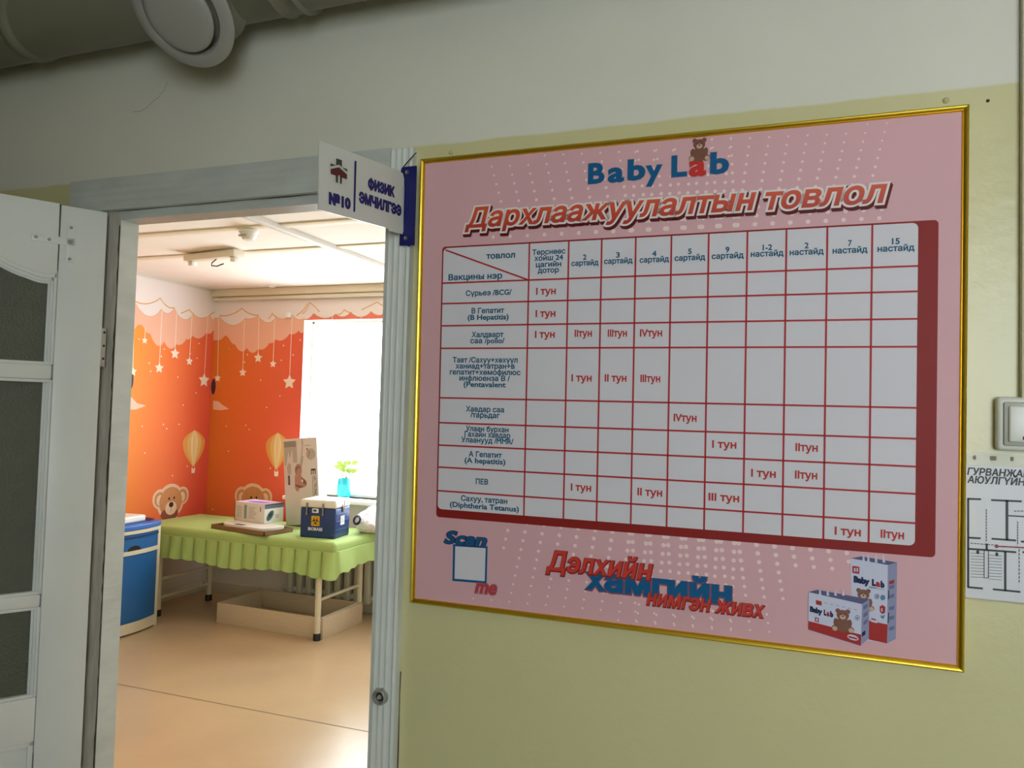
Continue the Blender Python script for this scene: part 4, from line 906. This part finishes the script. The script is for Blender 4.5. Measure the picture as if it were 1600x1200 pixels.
# title: shadow, white outline, red gradient face
def grad(name, c0, c1, z0, z1, rough=.5):
    m = bpy.data.materials.new(name); m.use_nodes = True; nt = m.node_tree; b = nt.nodes['Principled BSDF']; b.inputs['Roughness'].default_value = rough
    g = nt.nodes.new('ShaderNodeNewGeometry'); s = nt.nodes.new('ShaderNodeSeparateXYZ'); nt.links.new(g.outputs['Position'], s.inputs[0])
    mr = nt.nodes.new('ShaderNodeMapRange'); mr.inputs[1].default_value = z0; mr.inputs[2].default_value = z1; nt.links.new(s.outputs['Z'], mr.inputs[0])
    x = nt.nodes.new('ShaderNodeMix'); x.data_type = 'RGBA'; x.inputs[6].default_value = lin(c0); x.inputs[7].default_value = lin(c1)
    nt.links.new(mr.outputs[0], x.inputs[0]); nt.links.new(x.outputs[2], b.inputs['Base Color']); return m
zt = PO.z+V(1050, 340)[1]
tred = grad('title_red', '#a82222', '#d4502e', zt-.012, zt+.034); twht = mat('title_white', '#e8dcda', .5, spec=.22); tsh = mat('title_shadow', '#5e1616', .5, spec=.22)
m = F()
def layered(s, a, b2, y, cap, shear, layers, boff=.02):
    for (off, du, dv, n, mi) in layers: tx(m, PP_, s, a, b2, y, cap, n=n, mi=mi, off=off, shear=shear, du=du, dv=dv, base_off=boff)
# three printed layers, each word
TL = [(.105, .003, -.0055, .0011, 2), (.105, .0015, -.003, .00115, 2), (.095, 0, 0, .0013, 1), (.028, 0, 0, .0016, 0)]
layered('Дархлаажуулалтын', 727, 1181, 341.5, .0375, .22, TL); layered('товлол', 1196, 1386, 321.5, .0375, .22, TL)
m.build('title_lettering', t, [tred, twht, tsh], smooth=0)
m = F()
for s, a, b2, y, cp, mi in [('B', 918.3, 945, 285.6, .037, 0), ('a', 949, 976, 283.4, .037, 0), ('b', 980, 1009, 280, .037, 0), ('y', 1008, 1035.5, 279.5, .037, 0), ('L', 1048.5, 1074, 274.8, .037, 0), ('a', 1075.6, 1104, 273.5, .041, 1), ('b', 1108.8, 1139.8, 270, .037, 0)]:
    tx(m, PP_, s, a, b2, y, cp, n=.0009, mi=2, off=.06, base_off=.05); tx(m, PP_, s, a, b2, y, cp, n=.0011, mi=mi, off=.042, base_off=.05)
m.build('logo_lettering', t, [nav, mat('logo_red', '#c8322c', .5, spec=.22), mat('logo_edge', '#c9a0a6', .5, spec=.22)], smooth=0)
bf = mat('bear_brown', '#7a4a38', .4, var=.1, vscale=120); bl = mat('bear_tan', '#c4a48e', .4); bdk = mat('bear_dark', '#3c221c', .4)
def seated_bear(m, P, x, y, s, mi0=0, n=.0013):
    """small generic seated teddy bear; x,y,s in photograph pixels at the head"""
    u, v = hit(P, x, y); k = abs(hit(P, x+1, y)[0]-u)*s
    def e(a, b2, r1, r2, dn, mi): ell(m, P, u+a*k, v+b2*k, r1*k, r2*k, n+dn, mi0+mi, 16)
    e(-.8, .7, .4, .4, 0, 0); e(.8, .7, .4, .4, 0, 0); e(0, -1.7, 1.15, 1.3, 0, 0); e(0, 0, 1, .92, .0001, 0); e(-1.05, -2.3, .7, .55, .0002, 0); e(1.15, -2.35, .7, .55, .0002, 0)
    e(-1.1, -1.3, .38, .7, .0001, 0); e(1.1, -1.3, .38, .7, .0001, 0)
    e(0, -.3, .5, .42, .0002, 1); e(-1.25, -2.4, .42, .4, .0003, 1); e(1.35, -2.45, .42, .4, .0003, 1); e(0, -.15, .17, .13, .0003, 2); e(-.34, .15, .1, .12, .0003, 2); e(.34, .15, .1, .12, .0003, 2)
m = F(); seated_bear(m, PP_, 1093, 226, 9.3); m.build('logo_bear_picture', t, [bf, bl, bdk], smooth=0)
# scan-me corner (its code square left blank)
m = F(); shp(m, PP_, [(708, 850), (762, 853.5), (760.5, 912), (707, 907.5)], .0004, 0); shp(m, PP_, [(711.5, 853.5), (759, 856.5), (757.5, 908), (710.5, 904)], .0007, 1)
tx(m, PP_, 'Scan', 694.6, 760, 851, .0245, n=.0009, mi=2, off=.07, shear=.25, base_off=.02); tx(m, PP_, 'Scan', 694.6, 760, 851, .0245, n=.0011, mi=0, off=.018, shear=.25)
tx(m, PP_, 'me', 742.6, 776, 927, .027, n=.0009, mi=4, off=.07, shear=.25, base_off=.02); tx(m, PP_, 'me', 742.6, 776, 927, .027, n=.0011, mi=3, off=.012, shear=.25)
m.build('scan_panel', t, [nav, cell, mat('scan_edge', '#3c3a5c', .5, spec=.22), mat('scan_red', '#c43a3a', .5, spec=.22), mat('scan_edge_red', '#a06070', .5, spec=.22)], smooth=0)
zs = PO.z+V(937, 895)[1]
m = F()
tx(m, PP_, 'хамгийн', 913.7, 1143.5, 931, .038, n=.0009, mi=3, off=.075, base_off=.05, dv=-.0015); tx(m, PP_, 'хамгийн', 913.7, 1143.5, 931, .038, n=.0011, mi=1, off=.05)
for s, a, b2, y, cp in (('Дэлхийн', 853, 1019.5, 897.5, .035), ('нимгэн живх', 1010, 1195, 954, .0265)):
    tx(m, PP_, s, a, b2, y, cp, n=.0013, mi=2, off=.06, shear=.2, base_off=.02, du=.0006, dv=-.0012); tx(m, PP_, s, a, b2, y, cp, n=.0016, mi=0, off=.02, shear=.2)
m.build('slogan_lettering', t, [mat('slogan_red', '#cc3c30', .5, spec=.22), nav, mat('slogan_shadow', '#8a2a2a', .5, spec=.22), mat('slogan_edge', '#8a5060', .5, spec=.22)], smooth=0)
# pictures of the two nappy packs
m = F(); q8 = lambda L: [(1220+a/6.667, 840+b/6.667) for a, b in L]
pk_f, pk_s, pk_b, pk_r, pk_d = range(5)
def pk(L, n, mi): shp(m, PP_, q8(L), n, mi)
pk([(728, 215), (1115, 285), (1105, 1102), (740, 1045)], .0005, 0); pk([(1115, 285), (1212, 258), (1198, 1055), (1105, 1102)], .0005, 1); pk([(728, 215), (838, 195), (1212, 258), (1115, 285)], .0005, 2)
for x in (855, 905, 985, 1065): pk([(x, 175), (x+12, 175), (x+22, 262), (x-6, 256)], .0006, 0)
pk([(915, 862), (1112, 905), (1105, 1102), (915, 1060)], .0006, 3); pk([(745, 293), (818, 303), (818, 378), (745, 368)], .0007, 3)
for dx in (0, 26): pk([(763+dx, 315), (778+dx, 317), (778+dx, 355), (763+dx, 353)], .0008, 0)
def ptx(s, a, b2, cap, mi, off=.085):
    (xa, ya), (xb, yb) = q8([a, b2]); ua, va = V(xa, ya); ub, vb = V(xb, yb); text(m, PP_, s, ua, ub, va, cap, n=.0009, mi=mi, off=off, rise=(vb-va)/(ub-ua))
ptx('Baby', (757, 458), (925, 488), .0095, 4); ptx('L', (948, 494), (990, 500), .0095, 4); ptx('a', (990, 502), (1035, 510), .0095, 3); ptx('b', (1038, 512), (1080, 520), .0095, 4)
pk([(918, 508), (1000, 522), (1000, 532), (918, 520)], .0008, 7); pk([(1000, 528), (1080, 540), (1080, 544), (1000, 533)], .0008, 7)
for x, y in ((1000, 612), (1062, 624)): pk([(x+26*math.cos(a*.524), y+28*math.sin(a*.524)) for a in range(12)], .0008, 7); pk([(x+17*math.cos(a*.524), y+19*math.sin(a*.524)) for a in range(12)], .0009, 0 if x < 1050 else 8)
pk([(995, 600), (1010, 603), (1008, 624), (994, 620)], .001, 4)
pk([(1030, 715), (1060, 700), (1090, 722), (1085, 785), (1055, 795), (1030, 770)], .0008, 3); pk([(1045, 735), (1058, 735), (1058, 770), (1045, 768)], .0009, 0); pk([(1035, 805), (1060, 815), (1088, 800), (1070, 845), (1045, 838)], .0008, 8)
for y in (445, 495, 590, 715, 815, 925): pk([(1128, y+8), (1182, y-8), (1180, y+30), (1128, y+44)], .0007, 3 if y < 460 else 7)
pk([(1118, 550), (1128, 548), (1126, 640), (1116, 642)], .0007, 4); pk([(1118, 780), (1128, 778), (1124, 890), (1114, 892)], .0007, 4)
hx, hy = q8([(860, 592)])[0]; seated_bear(m, PP_, hx, hy, 9.5, 5+4, .001)
pk([(930, 815), (1000, 835), (1005, 890), (940, 875)], .0016, 0); pk([(940, 835), (990, 848), (992, 862), (942, 850)], .0017, 3)
# small pack in front
pk([(285, 955), (300, 940), (840, 1100), (832, 1125)], .0016, 2)
pk([(290, 565), (845, 690), (832, 1118), (288, 950)], .0019, 0); pk([(845, 690), (922, 640), (915, 1050), (832, 1118)], .0019, 1); pk([(290, 565), (385, 542), (922, 640), (845, 690)], .0019, 2)
for x in (400, 480, 560, 640): pk([(x, 540), (x+14, 542), (x+24, 605), (x-4, 598)], .002, 0)
pk([(288, 865), (837, 1008), (832, 1118), (288, 950)], .002, 3); pk([(366, 646), (425, 662), (425, 706), (366, 692)], .0021, 3)
def ptx2(s, a, b2, cap, mi): 
    (xa, ya), (xb, yb) = q8([a, b2]); ua, va = V(xa, ya); ub, vb = V(xb, yb); text(m, PP_, s, ua, ub, va, cap, n=.0022, mi=mi, off=.085, rise=(vb-va)/(ub-ua))
ptx2('Baby', (302, 762), (432, 795), .0082, 4); ptx2('L', (447, 800), (475, 806), .0082, 4); ptx2('a', (476, 808), (508, 815), .0082, 3); ptx2('b', (512, 816), (546, 824), .0082, 4)
pk([(355, 825), (395, 835), (395, 880), (355, 870)], .0021, 3); pk([(366, 838), (384, 842), (384, 868), (366, 864)], .0022, 0)
for k in range(6): pk([(450+k*62, 672+k*14), (480+k*62, 679+k*14), (480+k*62, 684+k*14), (450+k*62, 677+k*14)], .0021, 7)
pk([(795+26*math.cos(a*.524), 832+28*math.sin(a*.524)) for a in range(12)], .0021, 7); pk([(795+19*math.cos(a*.524), 832+21*math.sin(a*.524)) for a in range(12)], .0022, 0); pk([(788, 822), (803, 826), (800, 845), (788, 842)], .0023, 4)
pk([(750+60*math.cos(a*.524), 1037+28*math.sin(a*.524)+.25*60*math.cos(a*.524)) for a in range(12)], .0022, 0); pk([(705, 1018), (795, 1042), (795, 1060), (705, 1036)], .0023, 3)
for y in (700, 780, 860): pk([(860, y+10), (905, y-20), (903, y+20), (860, y+52)], .0021, 7)
pk([(845, 985), (880, 962), (880, 1005), (845, 1030)], .0021, 4)
hx, hy = q8([(645, 805)])[0]; seated_bear(m, PP_, hx, hy, 9.8, 9, .0023)
m.build('nappy_pack_picture', t, [mat('pack_white', '#c9cbe2', .5, spec=.22), mat('pack_side', '#8f92b4', .5, spec=.22), mat('pack_top', '#5a5a80', .5, spec=.22), mat('pack_red', '#a82e2c', .5, spec=.22), mat('pack_navy', '#16264e', .5, spec=.22), bf, bl, mat('pack_print_grey', '#6a7096', .5, spec=.22), mat('pack_print_teal', '#4a8aa4', .5, spec=.22), bf, bl, bdk], smooth=0)

# ------------------------------------------------------------------ switch, conduit, plan, screws
t = thing('light_switch', (.345, -.02, 1.584), 'white surface-mounted light switch with a red mark beside the poster', 'light switch')
sw = mat('switch_ivory', '#d9dad2', .3)
sx0, sx1, sz0, sz1 = .303, .387, 1.582, 1.667
M().box(sx0, sx1, -.022, 0, sz0, sz1, bev=.006, seg=3).build('housing', t, sw)
M().box(sx0+.008, sx1-.008, -.027, -.02, sz0+.008, sz1-.008, bev=.003).build('frame', t, mat('switch_grey', '#b3b4aa', .35))
M().box(sx0+.014, sx1-.014, -.033, -.025, sz0+.014, sz1-.014, bev=.003, seg=3).build('rocker', t, sw)
M().box(sx0+.032, sx0+.052, -.0338, -.032, sz0+.018, sz0+.0235, bev=.0008).build('indicator', t, mat('indicator_red', '#6a1f22', .3))
tag(M().box(.3375, .3625, -.016, 0, sz1-.002, 2.95, bev=.002).build('cable_trunking', None, mat('trunking_cream', '#cfc9ae', .4)), 'narrow cream cable trunking running up the wall from the switch', 'trunking')
t = thing('evacuation_plan', (.42, -.004, 1.335), 'evacuation floor plan in a clear punched sleeve right of the poster', 'notice')
PE = plane((0, -.0025, 0), (1, 0, 0), (0, 0, 1))
paper = mat('plan_paper', '#d2d4da', .4); ink = mat('plan_ink', '#23262c', .5); sleeve = bpy.data.materials.new('clear_sleeve'); sleeve.use_nodes = True; b_ = sleeve.node_tree.nodes['Principled BSDF']; b_.inputs['Base Color'].default_value = lin('#d8d6bc'); b_.inputs['Roughness'].default_value = .12; b_.inputs['Alpha'].default_value = .45
a = V; E_ = lambda x, y: hit(PE, x, y)
z1 = E_(1560, 708)[1]; z0 = E_(1560, 941)[1]; x0 = .262; x1 = .575
m = M(); m.box(x0, x1, -.0018, -.0006, z0, z1); m.build('sleeve', t, sleeve, smooth=0)
zp = E_(1545, 732)[1]; m = M(); m.box(x0+.002, x1-.004, -.0025, -.0019, z0+.003, zp+.004); m.build('sheet', t, paper, smooth=0)
m = F()
for k in range(12):
    u = .276+k*.026; ww = .004 if k % 2 == 0 else .009
    m.poly(PE, rrect(u-ww/2, u+ww/2, z1-.012, z1-.005, .0019), .0006, 0)
m.build('punched_hole', t, mat('hole_shade', '#6f6c50', .5), smooth=0)
m = F(); e7 = lambda L: [(1490+a/3, 580+b2/3) for a, b2 in L]
tx(m, PE, 'ГУРВАНЖАРГАЛ', 1511, 1511+92*1.42, 744.5, .0108, n=.0008, off=.03, shear=.15); tx(m, PE, 'АЮУЛГҮЙН ГАРЦ', 1511, 1511+95*1.45, 757.5, .0108, n=.0008, off=.03, shear=.15)
def ln(L, wd): strip(m, PE, [hit(PE, *q) for q in e7(L)], wd, .0008, 0)
ln([(67, 598), (126, 600)], .003); ln([(178, 604), (316, 610)], .003); ln([(68, 598), (68, 1012)], .003); ln([(250, 607), (250, 790)], .0035); ln([(68, 780), (124, 783)], .003); ln([(180, 785), (290, 793)], .003); ln([(255, 677), (345, 682)], .002)
ln([(68, 832), (290, 848)], .003); ln([(242, 846), (242, 1026)], .003); ln([(68, 1012), (134, 1018)], .003); ln([(186, 1022), (310, 1034)], .003); ln([(318, 798), (345, 800)], .003); ln([(155, 810), (155, 836)], .003); ln([(325, 848), (345, 850)], .003)
for k in range(9): ln([(80, 852+k*14), (143, 855+k*14)], .0007); ln([(165, 862+k*14), (225, 866+k*14)], .0007)
ln([(143, 838), (143, 968)], .001); ln([(163, 840), (163, 968)], .001); ln([(143, 968), (163, 969)], .001)
for k in range(11): ln([(153, 648+k*14), (153, 656+k*14)], .0012)
for k in range(7): ln([(80+k*16, 806+k*1.2), (90+k*16, 807+k*1.2)], .0012)
for k in range(9): ln([(300, 706+k*12), (300, 713+k*12)], .0012); ln([(307, 835+k*18), (307, 845+k*18)], .0012)
for k in range(4): ln([(283+k*16, 655), (293+k*16, 656)], .0012)
for q in ((113, 848), (202, 858)): u, v = hit(PE, *e7([q])[0]); ell(m, PE, u, v, .0022, .0032, .0009, 0, 12)
mr_ = hit(PE, *e7([(201, 820)])[0]); ell(m, PE, mr_[0], mr_[1], .003, .003, .001, 1, 14); strip(m, PE, [mr_, hit(PE, *e7([(350, 828)])[0])], .0022, .001, 1)
m.build('plan_print', t, [ink, mat('plan_red', '#8a2c38', .5)], smooth=0)
for q, s_, lb in (((705, 238), .0045, 'painted-over screw head above the top left corner of the poster frame'), ((1478, 157), .0045, 'painted-over screw head above the top right corner of the poster frame'), ((1543.5, 157.5), .0022, 'tiny dark nail head in the wall right of the poster top corner')):
    u, v = hit(PW, *q); m = M(); m.lathe([(0, .004), (s_*.6, .0036), (s_, .002), (s_*1.25, 0)], (u, 0, v), (0, -1, 0), 16)
    tag(m.build('screw_head' if s_ > .003 else 'nail_head', None, mat('screw_paint', '#c3b98a', .4) if s_ > .003 else grime), lb, 'screw' if s_ > .003 else 'nail', 'screw heads above the poster' if s_ > .003 else None)
# hairline crack in the plaster above the door
m = F(); L = [hit(PW, *q) for q in [(262, 128), (256, 142), (248, 152), (238, 160), (230, 168), (220, 174), (208, 175)]]; strip(m, PW, L, .0011, .0006); m.build('hairline_crack', wall_hall, mat('crack_grey', '#8a877e', .8), smooth=0)
